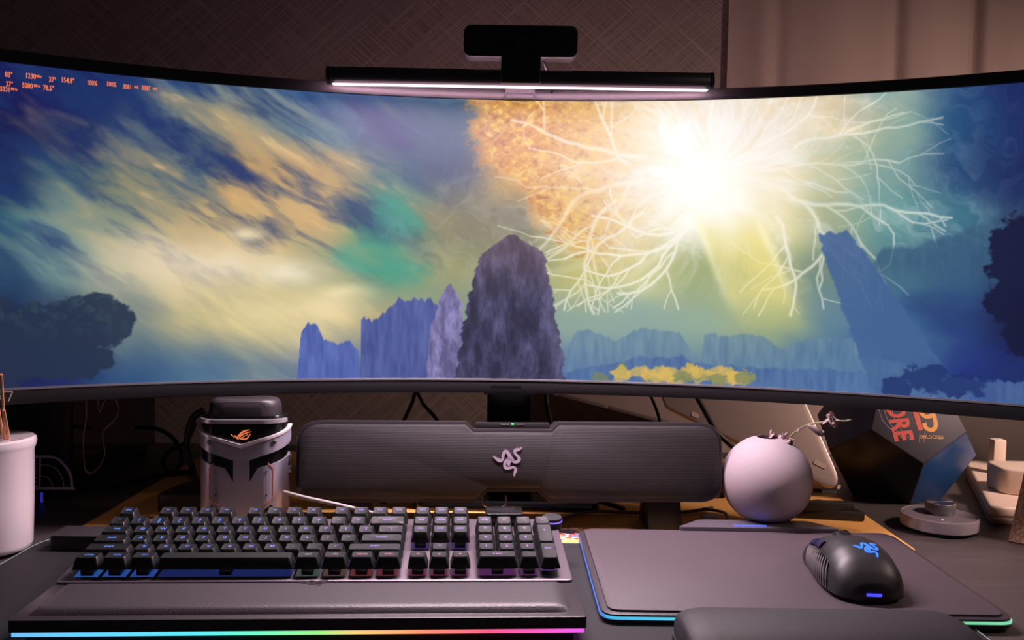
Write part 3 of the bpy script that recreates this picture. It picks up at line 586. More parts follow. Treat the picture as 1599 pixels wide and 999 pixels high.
def led(x, y):       # RGB of the LED under a key at plate position x, y
    if y < .02 and x > .19: c_ = np.array([(150, 210, 200), (240, 120, 130), (240, 110, 170), (206, 110, 220)], float); k = np.clip((x-.2)/.06, 0, 3); i = min(int(k), 2); return tuple(c_[i]*(1-(k-i))+c_[i+1]*(k-i))
    px = [0, .10, .20, .27, .34, .448]; cs = np.array([(70, 150, 255), (80, 110, 255), (110, 120, 255), (160, 110, 250), (170, 120, 250), (200, 120, 240)], float)
    return tuple(np.interp(x, px, cs[:, k]) for k in range(3))
def led_mat(name, strength):
    m = bpy.data.materials.new(name); m.use_nodes = True; nt = m.node_tree; b = nt.nodes['Principled BSDF']; a = nt.nodes.new('ShaderNodeAttribute'); a.attribute_name = 'led'
    nt.links.new(a.outputs['Color'], b.inputs['Emission Color']); b.inputs['Emission Strength'].default_value = strength; b.inputs['Base Color'].default_value = (.05, .05, .06, 1); return m
leg_m = led_mat('backlit key legend', 1.15); ledm = led_mat('key backlight', .75)
swm = MB(); lmb = MB(); lcols = []
def colour(me, cols):
    a = me.color_attributes.new('led', 'FLOAT_COLOR', 'POINT'); a.data.foreach_set('color', np.array(cols, np.float32).ravel())
LIFT = .0068
for x, y, w_, h_, r, t in rows:
    cx = .0097+(x+w_/2)*Uu; cy = .0085+(y+h_/2)*Uu; nm = 'spacebar' if w_ > 6 else 'keycap'
    me = cap_mesh(w_, h_, r); o = link(nm, me, None, kb); o.matrix_local = KMX @ Matrix.Translation((cx, cy, LIFT))
    hz, tl = caph[r]
    if t:
        mb = MB(); fy = .0018 if h_ == 1 else .006; fs = (.0052 if len(t) < 2 else .0034)
        add_text(mb, t, lambda a, b_: (a, b_+fy, hz+(b_+fy)*tl+.00022), fs, .03)
        if t in '1234567890-=' and r == 4: add_text(mb, dict(zip('1234567890-=', '!@#$%^&*()_+'))[t], lambda a, b_: (a, b_-.0022, hz+(b_-.0022)*tl+.00022), .003, .03)
        lm = mb.mesh('legend'); colour(lm, [tuple(lin(led(cx, cy)))+(1,)]*len(lm.vertices)); lo = link('legend', lm, leg_m, o)
    sws = [(cx, cy)] if w_ < 2 or w_ > 6 else [(cx, cy)]
    for sx_, sy_ in sws:
        swm.box(sx_-.0052, sx_+.0052, sy_-.0070, sy_+.0052, 0, .0066)
    gw = (w_*Uu-.0035)/2; g = (.34 if w_ < 6 else .12) if cx < .2 else .16
    lmb.box(cx-gw, cx+gw, cy-.0084, cy+.0060, -.0002, .0003); lcols += [tuple(lin(led(cx, cy))*g*(1.5 if 12 < 1 else 1))+(1,)]*8
tag(kp('key_switch', swm.mesh('key_switches', .0008), mat('black switch housing', (20, 20, 24), .3), smooth=30), 'row upon row of black switches under the caps', kind='stuff')
lme = bpy.data.meshes.new('backlight'); lme.from_pydata([tuple(p) for p in lmb.v], [], lmb.f); colour(lme, lcols); tag(kp('backlight', lme, ledm), kind='stuff')
# media block and dial at the back right
kp('media_panel', MB().prism(rrect(.374, .412, DK-.018, DK+.004, .002), -.002, .0125).mesh('media', .0014), M['blackgloss'], smooth=30)
kp('volume_dial', MB().lathe([(.0105, -.002), (.0105, .0085), (.0098, .0095), (0, .0096)], 40, (.442, DK-.018, 0)).mesh('dial'), M['black'], smooth=35)
kp('dial_light', MB().lathe([(.0108, .0055), (.0108, .0068)], 40, (.442, DK-.018, 0)).mesh('dial_light'), mat('violet dial ring', (30, 20, 60), .4, emit=(150, 110, 255), estr=1.2))

# wrist rest with its rainbow strip
wr = empty('keyboard_wrist_rest', (KX, KY, Z0), 'black padded wrist rest with a rainbow light strip in front of the keyboard', 'wrist rest', rz=KYAW)
D0, D1 = -.0012, -.0795
P = [(-.001, D1), (.449, D1), (.449, D0), (-.001, D0)]
MB().prism(rrect(-.001, .449, D1, D0, .002), .0125, .0225).build('rest_base', mat('satin black rest frame', (58, 52, 56), .38), wr, bevel=.0007)
MB().prism(rrect(.008, .440, D1+.008, D0-.004, .002), .0, .0085).build('lower_plinth', M['black'], wr)
mb = MB(); w0, w1, y0, y1 = .009, .439, D1+.009, D0-.0045; NXX, NYY = 60, 24; vs_ = []; fs_ = []
for i in range(NXX+1):
    for j in range(NYY+1):
        x = w0+(w1-w0)*(i/NXX); y = y0+(y1-y0)*j/NYY; e = min((x-w0)/.014, (w1-x)/.014, (y-y0)/.010, (y1-y)/.010, 1); e = max(e, 0)
        hgt = .0222+.0054*math.sqrt(max(0, 1-(1-e)**2)); vs_.append((x, y, hgt))
for i in range(NXX):
    for j in range(NYY): a = i*(NYY+1)+j; fs_.append((a, a+NYY+1, a+NYY+2, a+1))
nn = len(vs_)
mb.add(vs_, fs_); mb.box(w0, w1, y0, y1, .0205, .0222); mb.build('cushion', M['rest'], wr, smooth=60)
strip = [(0, (110, 180, 255)), (.07, (96, 205, 255)), (.14, (90, 225, 235)), (.19, (110, 240, 190)), (.235, (150, 235, 130)), (.265, (235, 200, 120)), (.32, (255, 140, 110)), (.37, (255, 90, 130)), (.41, (255, 90, 190)), (.45, (225, 90, 235))]
MB().prism([(.0005, D1+.0025), (.4475, D1+.0025), (.4475, D0-.01), (.0005, D0-.01)], .0082, .0128).build('light_strip', ramp_emit('rainbow light strip', 0, strip, 1.15), wr, bevel=.0006)
mb = razer(MB(), lambda x, y, h: (.221+x*1.25, -.0145+y*.75, .0277+h), .02, .0003); mb.build('embossed_emblem', mat('embossed leatherette', (46, 42, 46), .4), wr, smooth=None)

# dark plastic hub beside the keyboard's back left corner
o = MB().prism(rrect(-.478, -.405, .905, .942, .004), 0, .0165).build('usb_hub', mat('dark plastic hub', (54, 50, 54), .5, bump=.1, bscale=700), bevel=.0015)
o.location.z = Z0; tag(o, 'small dark grey plastic hub peeping out behind the keyboard at left', 'usb hub')

# ---------------------------------------------------------------- illuminated mouse pad
pad = empty('charging_mouse_pad', (.0806, .737, Z0), 'hard black mouse pad with glowing cyan and green edge and raised rear block', 'mouse pad', rz=.0075)
PW, PD = .355, .249
po = fillet([(0, 0), (PW, 0), (PW, PD), (0, PD)], [.016, .016, .012, .012], 8)
def inset_rect(i, r): return fillet([(i, i), (PW-i, i), (PW-i, PD-i*.4), (i, PD-i*.4)], [max(r, .003)]*4, 8)
MB().prism(po, .0, .0042).build('bottom_tray', M['black'], pad)
MB().prism(inset_rect(-.0008, .016), .0042, .0062).build('edge_light', ramp_emit('edge light strip', 0, [(-.001, (70, 120, 235)), (.006, (76, 200, 250)), (.08, (110, 225, 255)), (.2, (90, 230, 200)), (.28, (110, 220, 160)), (.356, (150, 235, 190))], .85), pad)
MB().prism(po, .0062, .0085).build('rim', mat('satin black rim', (62, 56, 62), .35), pad, bevel=.0008, ang=50)
MB().prism(inset_rect(.006, .012), .0085, .0105).build('mat_surface', mat('dark hard cloth surface', (76, 66, 72), .55, bump=.25, bscale=1600, var=.05, vscale=12), pad, bevel=.0007, ang=50)
MB().prism(fillet([(.112, PD-.006), (.295, PD-.006), (.268, PD+.025), (.142, PD+.025)], [.002, .002, .014, .014], 6), .0, .0155).build('rear_block', mat('satin grey block', (84, 78, 88), .38), pad, bevel=.004, seg=3, ang=50)
MB().prism(fillet([(.176, PD-.0012), (.214, PD-.0012), (.214, PD+.003), (.176, PD+.003)], .0015, 4), .0150, .0158).build('status_light', mat('blue led bar', (10, 20, 80), .4, emit=(70, 100, 255), estr=1.6), pad)

# ---------------------------------------------------------------- mouse wrist rest
pr_ = empty('mouse_wrist_rest', (.1335, .655, Z0), 'soft black padded wrist rest lying in front of the mouse pad', 'wrist rest', rz=.01)
def restring(x, s):
    return [(x, .0575*0+y_*1, z_) for y_, z_ in [(-.04*s, .0), (.04*s, .0), (.0415*s, .006*s), (.0395*s, .0165*s), (.030*s, .0225*s), (.01*s, .0252*s), (-.012*s, .0248*s), (-.030*s, .021*s), (-.0405*s, .014*s), (-.0415*s, .005*s)]]
mb = MB(); mb.loft([restring(x, s) for x, s in ((0.002, .72), (.005, .86), (.012, .95), (.024, 1), (.10, 1), (.12, 1), (.206, 1), (.218, .95), (.225, .86), (.228, .72))])
o = mb.build('cushion', mat('black pad cloth', (42, 39, 43), .62, bump=.3, bscale=1300), pr_, smooth=80)
o.location = (0, .016, .0072)
MB().prism(rrect(.001, .229, -.024, .056, .01), 0, .0075).build('base', M['black'], pr_)

# ---------------------------------------------------------------- mouse
MX, MY, MR = .3255, .826, -.05
ms = empty('computer_mouse', (MX, MY, Z0+.0105), 'black ergonomic computer mouse with blue glowing snake emblem on its palm', 'computer mouse', rz=MR)
MLn = .0625
TT = [-1, -.97, -.88, -.7, -.4, -.1, .2, .5, .78, .93, 1]
WL = [.012, .020, .0275, .0325, .0350, .0350, .0335, .0320, .0318, .0290, .018]   # to the left (thumb)
WR = [.012, .020, .0280, .0335, .0350, .0340, .0325, .0315, .0310, .0280, .018]
HH = [.012, .0190, .0270, .0360, .0425, .0435, .0405, .0345, .0270, .0215, .016]
def mdim(t): return np.interp(t, TT, WL), np.interp(t, TT, WR), np.interp(t, TT, HH)
def sm1(t):   # smoothed
    a = [mdim(np.clip(t+d, -1, 1)) for d in (-.06, -.03, 0, .03, .06)]; return tuple(np.mean([q[k] for q in a]) for k in range(3))
def mz(x, y):  # top surface height
    t = y/MLn; wl, wr_, h = sm1(t); w_ = wr_ if x > 0 else wl; u = min(abs(x)/w_, .999)
    return .004+(h-.004)*(1-u**2.6)**(1/1.9)
mb = MB(); rings = []
tts = list(np.linspace(-1, 1, 41))
for t in tts:
    wl, wr_, h = sm1(t); ring = []
    for k in range(33):
        a = PI*k/32; c_, s_ = math.cos(a), math.sin(a); w_ = wr_ if c_ > 0 else wl
        x = w_*math.copysign(abs(c_)**.72, c_); z = .004+(h-.004)*abs(s_)**(.9)
        ring.append((x, t*MLn, z))
    for k in range(1, 10):
        q = k/10; ring.append(((-wl+(wl+wr_)*q)*.9, t*MLn*.97, .0012))
    rings.append(ring)
mb.loft(rings); mb.build('shell', mat('soft touch black shell', (32, 30, 33), .47, spec=.6, bump=.05, bscale=1500), ms, smooth=70)
def mz(x, y):
    t = y/MLn; wl, wr_, h = sm1(t); w_ = wr_ if x > 0 else wl; c_ = min((abs(x)/w_)**(1/.72), .9999); s_ = math.sqrt(1-c_*c_); return .004+(h-.004)*s_**.9
EMO = -.031
mb = razer(MB(), lambda x, y, h: (x+.004, y+EMO, mz(x+.004, y+EMO)+.0003+h), .0235, .0003); mb.build('glowing_emblem', mat('blue lit emblem', (20, 60, 160), .4, emit=(72, 140, 255), estr=1.0), ms, smooth=None)
def mside(t, q):   # left side surface point: t along, q 0 bottom .. 1 top on the flank
    wl, wr_, h = sm1(t); a = PI-q*PI/2; c_, s_ = math.cos(a), math.sin(a); return Vector((-wl*abs(c_)**.72-.0006, t*MLn, .004+(h-.004)*abs(s_)**.9))
mb = MB()
for k in range(13):
    t0 = -.62+k*.088; pts = [mside(t0+.05*q+(.10*(q-.0)), .02+.40*q)+Vector((-.0004, 0, 0)) for q in np.linspace(0, 1, 6)]
    mb.tube(pts, [.0004, .0010, .0012, .0012, .0010, .0004], 6)
mb.build('thumb_grip', mat('ribbed grey rubber', (96, 90, 94), .55), ms, smooth=60)
for a, b_ in ((.02, .30), (.34, .62)):
    mb = MB(); ringsb = []
    for t in np.linspace(a, b_, 9): ringsb.append([tuple(mside(t, q)+Vector((d, 0, d2))) for q, d, d2 in ((.44, .0006, 0), (.46, -.0016, .0004), (.54, -.0018, .001), (.60, -.0008, .0014), (.61, .001, -.0004))])
    mb.loft(ringsb); mb.build('side_button', mat('blue black glossy button', (40, 38, 72), .22), ms, smooth=50)
wlm = Matrix.Translation((0, .040, .0248)) @ Matrix.Rotation(PI/2, 4, 'Y')
o = MB().lathe([(.006, -.0035), (.0098, -.0028), (.0105, 0), (.0098, .0028), (.006, .0035)], 32).build('scroll_wheel', mat('ribbed wheel rubber', (28, 28, 32), .5), ms); o.matrix_local = wlm
MB().box(-.0004, .0004, .030, .0605, .02, .0235).build('button_seam', M['cable'], ms)
for x in (0,): MB().prism(rrect(-.004, .004, .012, .026, .002), .0385, .0412).build('dpi_button', M['blackgloss'], ms, bevel=.0006)
mb = MB(); n_ = 9; rr = []
for k in range(n_):
    x = -.0065+.013*k/(n_-1); rr.append([(x, -MLn*np.interp(abs(x), [0, .007], [1.004, .998]), .0078), (x, -MLn*np.interp(abs(x), [0, .007], [1.004, .998])-.0012, .0078), (x, -MLn*np.interp(abs(x), [0, .007], [1.004, .998])-.0012, .0102), (x, -MLn*np.interp(abs(x), [0, .007], [1.004, .998]), .0102)])
mb.loft(rr); mb.build('tail_light', mat('blue tail light', (20, 20, 120), .4, emit=(72, 72, 255), estr=1.3), ms)
MB().prism([(x*.86, y*.9) for x, y in [(mdim(t)[1], t*MLn) for t in TT]+[(-mdim(t)[0], t*MLn) for t in TT[::-1]]], .0, .0018).build('glide_base', M['cable'], ms)

# ---------------------------------------------------------------- microphone
mc = empty('desk_microphone', (-.3015, .984, .0022), 'silver and black desktop microphone with mesh top and orange eye emblem', 'microphone', rz=.10)
HWm = .0475; DM = .048
def mring(z, w_, d, rf=.024): return [(x, y, z) for x, y in rrect(-w_, w_, 0, d, rf, 6)]
silver_m = mat('satin silver microphone shell', (186, 180, 198), .3, metal=.45)
mb = MB(); mb.loft([mring(0, HWm, DM), mring(.003, HWm+.0005, DM), mring(.130, HWm+.0002, DM), mring(.1325, HWm-.002, DM)]); o = mb.build('core', M['blackgloss'], mc, smooth=40)
# silver face plates: curved around the front (offset copies of the front outline)
def wrap(u, z, off=.0015):     # u in metres along the front, curved back near the sides
    a = HWm-.024; r = .024+off
    if abs(u) <= a: return (u, -off, z)
    q = min((abs(u)-a)/.024, 1.75); s_ = math.copysign(1, u)
    if q <= PI/2: return (s_*(a+r*math.sin(q)), .024-r*math.cos(q), z)
    return (s_*(a+r), .024+(q-PI/2)*.024, z)
def plate(mb, poly, off=.0022, inner=.0):
    """polygon in (u,z) as a curved plate; triangulated through vertical slices"""
    us = sorted(set([p[0] for p in poly]+list(np.linspace(min(p[0] for p in poly), max(p[0] for p in poly), 40))))
    def span(u):
        zs = []
        n = len(poly)
        for i in range(n):
            (a, za), (b_, zb_) = poly[i], poly[(i+1) % n]
            if a == b_: continue
            if min(a, b_)-1e-9 <= u <= max(a, b_)+1e-9: zs.append(za+(zb_-za)*(u-a)/(b_-a))
        return min(zs), max(zs)
    prev = None
    for u in us:
        lo, hi = span(u); ring = [wrap(u, lo, inner), wrap(u, lo, off), wrap(u, hi, off), wrap(u, hi, inner)]
        if prev: mb.add(prev+ring, [(0, 1, 5, 4), (1, 2, 6, 5), (2, 3, 7, 6), (3, 0, 4, 7)])
        prev = ring
    return mb
E_ = .064
# lower mask with eye slots, brow band in a deep V, bright bevelled edge above it
k3 = .0155/.047*E_
plate(mb := MB(), [(-E_, 0), (E_, 0), (E_, .0872), (.0180, .0738), (.0094, .0590), (.0088, .0590), (.0086, .086), (-.0086, .086), (-.0088, .0590), (-.0094, .0590), (-.0180, .0738), (-E_, .0872)]).build('lower_shell', silver_m, mc, smooth=30)
plate(mb := MB(), [(-E_, .1025), (-.0090, .0832), (.0090, .0832), (E_, .1025), (E_, .0975+k3), (0, .0975), (-E_, .0975+k3)], .0034).build('brow_band', silver_m, mc, smooth=30)
plate(mb := MB(), [(-E_, .0975+k3), (0, .0970), (E_, .0975+k3), (E_, .0990+k3), (0, .1012), (-E_, .0990+k3)], .0046).build('brow_edge', mat('bright bevelled edge', (240, 230, 236), .3, metal=.4), mc)
plate(mb := MB(), [(-E_*.8, .1245), (E_*.8, .1245), (E_*.8, .1290), (-E_*.8, .1290)], .0036).build('collar', mat('silver collar', (214, 206, 212), .3, metal=.7), mc, smooth=30)
mb = MB()
tp = [(.1300, 1.0), (.1320, 1.0), (.1415, .985), (.1470, .95), (.1495, .88), (.1504, .75), (.1506, .4)]
mb.loft([[(x*s_*.93, (y-DM/2)*s_*.93+DM/2, z) for x, y, _ in mring(0, HWm-.004, DM, .022)] for z, s_ in tp])
gm = bpy.data.materials.new('black wire mesh'); gm.use_nodes = True; nt = gm.node_tree; b = nt.nodes['Principled BSDF']; b.inputs['Roughness'].default_value = .45
tc = nt.nodes.new('ShaderNodeTexCoord'); vo = nt.nodes.new('ShaderNodeTexVoronoi'); vo.inputs['Scale'].default_value = 650; vo.inputs['Randomness'].default_value = .15; cr_ = nt.nodes.new('ShaderNodeValToRGB')
nt.links.new(tc.outputs['Object'], vo.inputs[0]); nt.links.new(vo.outputs['Distance'], cr_.inputs[0]); cr_.color_ramp.elements[0].color = L((10, 9, 10)); cr_.color_ramp.elements[1].color = L((58, 52, 55)); cr_.color_ramp.elements[0].position = .25; cr_.color_ramp.elements[1].position = .6
nt.links.new(cr_.outputs[0], b.inputs['Base Color']); mb.build('mesh_head', gm, mc, smooth=60)
for s_ in (-1, 1):
    p = wrap(s_*.0345, .1030, .0034); o = MB().lathe([(.0029, 0), (.0029, .0008), (.0022, .0012), (.0012, .0012), (.001, .0004), (0, .0004)], 24).build('screw', mat('steel screw', (150, 146, 152), .3, metal=1), mc); o.matrix_local = Matrix.Translation(p) @ Matrix.Rotation(s_*.42, 4, 'Z') @ Matrix.Rotation(PI/2, 4, 'X')
om = mat('orange lit emblem', (90, 30, 10), .4, emit=(240, 130, 80), estr=.8)
mb = MB(); G = lambda x, y, h: wrap((x-610)/1332*.0585+.0, .1110-(y-430)/1332*.0585, .0004+h)
for P, W_ in (([(448, 425), (480, 480), (545, 545)], [14, 34, 10]), ([(490, 500), (560, 420), (640, 345), (730, 305), (825, 285)], [30, 52, 52, 36, 8]), ([(545, 510), (600, 440), (680, 390), (770, 355), (862, 335)], [26, 30, 32, 26, 6]),
              ([(560, 500), (620, 520), (700, 528), (755, 500), (800, 440), (840, 385)], [26, 34, 34, 34, 30, 10]), ([(352, 400), (395, 440), (450, 490)], [26, 16, 6]), ([(600, 500), (650, 470), (720, 430), (780, 400)], [8, 16, 16, 8])):
    ribbon(mb, P, W_, 6, G, .0004)
mb.build('eye_emblem', om, mc, smooth=None)
mb = MB()
cop = mat('copper line inlay', (206, 130, 104), .4, metal=.3)
for s_ in (-1, 1):
    for P in ([(.029, .080), (.0345, .073)], [(.0345, .073), (.0345, .040)], [(.0345, .040), (.024, .031)]): ribbon(mb, [(s_*a, b_) for a, b_ in P], [.0014, .0014], 4, lambda x, y, h: wrap(x, y, .0023+h), .0003)
mb.build('line_inlay', cop, mc, smooth=None)
mb = MB()
for s_ in (-1, 1):
    for z in (.070, .0435): p = wrap(s_*.0275, z, .0023); mb.lathe([(.0009, 0), (.0009, .0003), (0, .0003)], 12)
mb = MB()
for s_ in (-1, 1):
    for z in (.070, .0435): ribbon(mb, [(s_*.0275-.0008, z), (s_*.0275+.0008, z)], [.0016, .0016], 3, lambda x, y, h: wrap(x, y, .0023+h), .0003)
    ribbon(mb, [(s_*.025, .0245), (s_*.0335, .0305)], [.004, .004], 3, lambda x, y, h: wrap(x, y, .0023+h), .0003)
mb.build('vent_slot', M['cable'], mc, smooth=None)
for z in (.077, .064): MB().box(HWm+.001, HWm+.0042, .018, .026, z, z+.008).build('side_button', M['silver'], mc, bevel=.0008)

# ---------------------------------------------------------------- reed diffuser (cup and sticks)
rd = empty('reed_diffuser', (-.5400, .910, .0035), 'white ceramic reed diffuser jar with wooden sticks at the left edge', 'reed diffuser')
cp = MB().lathe([(.0355, 0), (.0375, .0015), (.0388, .006), (.0400, .05), (.0408, .104), (.0425, .108), (.0432, .112), (.0428, .1155), (.0405, .1175), (.013, .1165), (.0125, .115), (.0125, .02), (0, .02)], 64)
cp.build('jar', M['ceramic'], rd, smooth=40)
for k, (px, py, y, a, b_) in enumerate(((2, 584, .850, .002, -.004), (-14, 560, .846, -.003, .002), (6, 640, .868, .004, .001))):
    q = at(px, py, y)-Vector(rd.location); b0 = Vector((a, b_, .03)); h0 = at(16, 690, .910)-Vector(rd.location)+Vector((a-.004, b_-.002, 0))
    MB().tube([h0+(h0-q)*.35, h0, q], .00135, 8).build('reed', M['wood'], rd)

# ---------------------------------------------------------------- ball vase with a dried stem
va = empty('ball_vase', (.3030, 1.030, .0136), 'round matte lilac grey ball vase with a small top opening', 'vase')
R_ = .0524; prof = [(0, -.0114), (.02, -.0114), (.02, .0002)]
for k in range(40):
    a = -PI/2+.40+(PI-.40-.26)*k/39; prof.append((R_*math.cos(a), R_+R_*math.sin(a)-.0035))
prof += [(.0128, .0995), (.0122, .097), (.014, .093), (.02, .086), (0, .066)]
MB().lathe(prof, 72).build('vase_body', M['vase'], va, smooth=60)
va.rotation_euler = (0, .0, 0)
dm_ = mat('dried lilac brown flower', (150, 128, 130), .8, var=.25, vscale=250); gs = mat('dried green stem', (132, 126, 98), .7)
ds = empty('dried_flower_stem', (.3030, 1.030, .0136+.0700), 'dried flower twig with shrivelled buds poking out of the ball vase', 'dried flower')
V0 = Vector(ds.location)
def sp_(px, py, y): return at(px, py, y)-V0
stem = crom([Vector((.0, 0, .0)), Vector((.002, .002, .02)), sp_(1222, 694, 1.032), sp_(1240, 676, 1.026), sp_(1262, 663, 1.018), sp_(1285, 659, .992), sp_(1300, 656, .980), sp_(1318, 657, .970), sp_(1329, 655, .962)], 5)
MB().tube(stem, [.0013]*8+[.0012]*(len(stem)-20)+[.0007]*12, 7).build('stem', gs, ds)
rb = random.Random(5)
def bud(mb, c, r, n=9):
    for k in range(n):
        d = Vector((rb.gauss(0, 1), rb.gauss(0, 1), rb.gauss(0, 1))).normalized(); u = d.cross(Vector((0, 0, 1))).normalized(); v = d.cross(u)
        p0 = c; pts = []; rings = []
        for j in range(6):
            t = j/5; w_ = r*.55*math.sin(PI*min(t*.85+.1, 1)); q = p0+d*r*t*1.1+v*r*.5*t*t*rb.choice([-1, 1]); rings.append([tuple(q+u*w_), tuple(q+v*w_*.35), tuple(q-u*w_), tuple(q-v*w_*.35)])
        mb.loft(rings)
for px, py, y, r in ((1212, 683, 1.030, .0080), (1230, 689, 1.020, .0070), (1296, 655, .983, .0080), (1247, 672, 1.024, .0026), (1303, 662, .980, .004)):
    mb = MB(); bud(mb, sp_(px, py, y), r); mb.build('bud', dm_, ds, smooth=60)
for P in ([(1262, 664), (1272, 670), (1282, 677), (1286, 672)], [(1206, 690), (1204, 678), (1205, 671)], [(1222, 692), (1226, 680), (1230, 676)]):
    mb = MB(); pts = crom([sp_(a, b_, 1.005 if P[0][0] == 1262 else 1.030) for a, b_ in P], 4); n_ = len(pts); mb.tube(pts, [.0012+.0028*math.sin(PI*i/(n_-1))*(1 if P[0][0] == 1262 else .25) for i in range(n_)], 6); mb.build('dried_leaf', dm_, ds, smooth=60)

# ---------------------------------------------------------------- volume knob puck
kn = empty('control_knob', (.5205, 1.055, .0005), 'round grey metal desk dial with raised brushed knob, right of the mouse pad', 'control dial')
MB().lathe([(.036, 0), (.0385, .0008), (.0385, .0040)], 72).build('rubber_base', M['cable'], kn)
MB().lathe([(.0405, .0035), (.0435, .0045), (.0437, .0160), (.0432, .0178), (.0418, .0182), (.0415, .0165), (0, .0165)], 96).build('base_ring', mat('satin grey aluminium', (176, 164, 174), .4, metal=.25), kn, smooth=35)
MB().lathe([(.0409, .0166), (.0406, .0178), (0, .0179)], 96).build('face', mat('grey face plate', (132, 122, 132), .5, metal=.1), kn, smooth=30)
MB().lathe([(.0168, .0176), (.0172, .0185), (.0172, .0305), (.0166, .0315)], 72, (0.003, .005, 0)).build('knob', M['darkmetal'], kn, smooth=35)
bt = bpy.data.materials.new('radially brushed steel'); bt.use_nodes = True; nt = bt.node_tree; b = nt.nodes['Principled BSDF']; b.inputs['Base Color'].default_value = L((196, 184, 182)); b.inputs['Metallic'].default_value = 1; b.inputs['Roughness'].default_value = .3; b.inputs['Anisotropic'].default_value = .9
tg = nt.nodes.new('ShaderNodeTangent'); tg.direction_type = 'RADIAL'; tg.axis = 'Z'; nt.links.new(tg.outputs[0], b.inputs['Tangent'])
MB().lathe([(.0166, .0313), (.0160, .0318), (0, .0318)], 72).build('knob_top', bt, kn, smooth=20).location = (.003, .005, 0)
MB().lathe([(.0011, .0178), (.0011, .0182), (0, .0182)], 16, (-.009, -.026, 0)).build('indicator', mat('white led', (200, 200, 210), .4, emit=(210, 220, 255), estr=1.2), kn)

# ---------------------------------------------------------------- processor gift box (dodecahedron)
bx = empty('processor_box', (.540, 1.232, 0), 'dark blue twelve-sided card box with red and amber lettering behind the ball vase', 'box')
ra = .1055; phi = (1+5**.5)/2
V_ = []
r1 = ra*math.sqrt((10+2*5**.5)/5)/ (math.sqrt(3)*phi/2) / 2 if False else ra*.6071; r2 = ra*.9823; h1 = ra*.7947; h2 = ra*.1876
AZ = math.atan2(-1, -.06)          # where the printed face looks
# resting on a face: bottom ring (pentagon r1 at -h1), lower mid ring (r2 at -h2), upper mid (r2 at h2), top (r1 at h1)
for ring_r, hz, off in ((r1, -h1, 0), (r2, -h2, 0), (r2, h2, PI/5), (r1, h1, PI/5)):
    for k in range(5): a = AZ+off+2*PI*k/5; V_.append(Vector((ring_r*math.cos(a), ring_r*math.sin(a), hz+h1)))
# upper faces point down at a lower-mid vertex (off 0) -> azimuth AZ is an upper face's low vertex
F_ = [(4, 3, 2, 1, 0), (15, 16, 17, 18, 19)]
for k in range(5):
    F_.append((k, (k+1) % 5, 5+(k+1) % 5, 10+k, 5+k))                       # lower faces
    F_.append((5+k, 10+k, 15+k, 15+(k+4) % 5, 10+(k+4) % 5))                # upper faces
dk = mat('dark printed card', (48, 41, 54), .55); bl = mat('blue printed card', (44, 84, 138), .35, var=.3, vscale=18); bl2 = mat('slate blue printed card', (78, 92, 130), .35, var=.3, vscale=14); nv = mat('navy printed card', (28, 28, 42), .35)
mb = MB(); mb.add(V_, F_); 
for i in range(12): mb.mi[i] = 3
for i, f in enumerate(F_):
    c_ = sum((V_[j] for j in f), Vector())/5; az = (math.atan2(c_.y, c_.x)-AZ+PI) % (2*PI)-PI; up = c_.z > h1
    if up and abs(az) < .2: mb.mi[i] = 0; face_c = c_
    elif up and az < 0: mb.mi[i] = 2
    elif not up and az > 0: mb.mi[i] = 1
mb.build('carton', [dk, bl, bl2, nv], bx, bevel=.0012, smooth=25)
nrm = (face_c-Vector((0, 0, h1))).normalized(); ux = Vector((0, 0, 1)).cross(nrm).normalized(); uy = nrm.cross(ux)
def FP(u, v, h=.0004): return tuple(face_c+ux*u+uy*v+nrm*h)
apo = ra*.4911
mb = MB(); cr1, sr1 = math.cos(-PI/2-.12), math.sin(-PI/2-.12)
def rotp(cx, cy, ang): ca_, sa_ = math.cos(ang), math.sin(ang); return lambda x, y: FP(cx+x*ca_-y*sa_, cy+x*sa_+y*ca_)
add_text(mb, 'CORE', rotp(-.0262, .002, -PI/2+.13), .0345, .035, sx=.80); mb.build('red_lettering', mat('red orange print', (214, 60, 40), .45), bx, smooth=None)
mb = MB(); ribbon(mb, [(-.0050, .034), (.0025, -.0195)], [.0068, .0068], 4, FP_ := (lambda x, y, h: FP(x, y, .0004)), 0); mb.build('red_lettering', mat('red print', (214, 74, 44), .45), bx, smooth=None)
mb = MB(); ribbon(mb, [(.0195, .028), (.0210, .010), (.0228, -.0105), (.0175, -.0185), (.0100, -.0165), (.0080, -.0095)], [.0056]*6, 6, FP_, 0); ribbon(mb, [(.0025, .030), (.0040, .010), (.0105, -.0005), (.0195, .0010)], [.0056]*4, 6, FP_, 0); mb.build('amber_lettering', mat('amber print', (240, 160, 50), .45), bx, smooth=None)
mb = MB(); add_text(mb, 'UNLOCKED', rotp(.0150, -.0285, .0), .0066, .02, sx=.85); mb.build('gold_lettering', mat('gold print', (226, 160, 80), .45), bx, smooth=None)
mb = MB()
for k, (u0, u1) in enumerate(((-.047, -.060), (-.040, -.050), (-.030, -.038), (.003, -.003), (.010, .006))):
    ribbon(mb, [(u0, .040), (u0-.001, .010), ((u0*2+u1)/3*.82, -.012), (u1*.35, -.032)] if k < 3 else [(u0, .0), (u0-.001, -.015), (u1*.6, -.036)], [.0012]*(4 if k < 3 else 3), 6, lambda x, y, h: FP(x, y, .0003), 0)
mb.build('printed_swirl', mat('lilac grey print', (110, 100, 130), .45), bx, smooth=None)

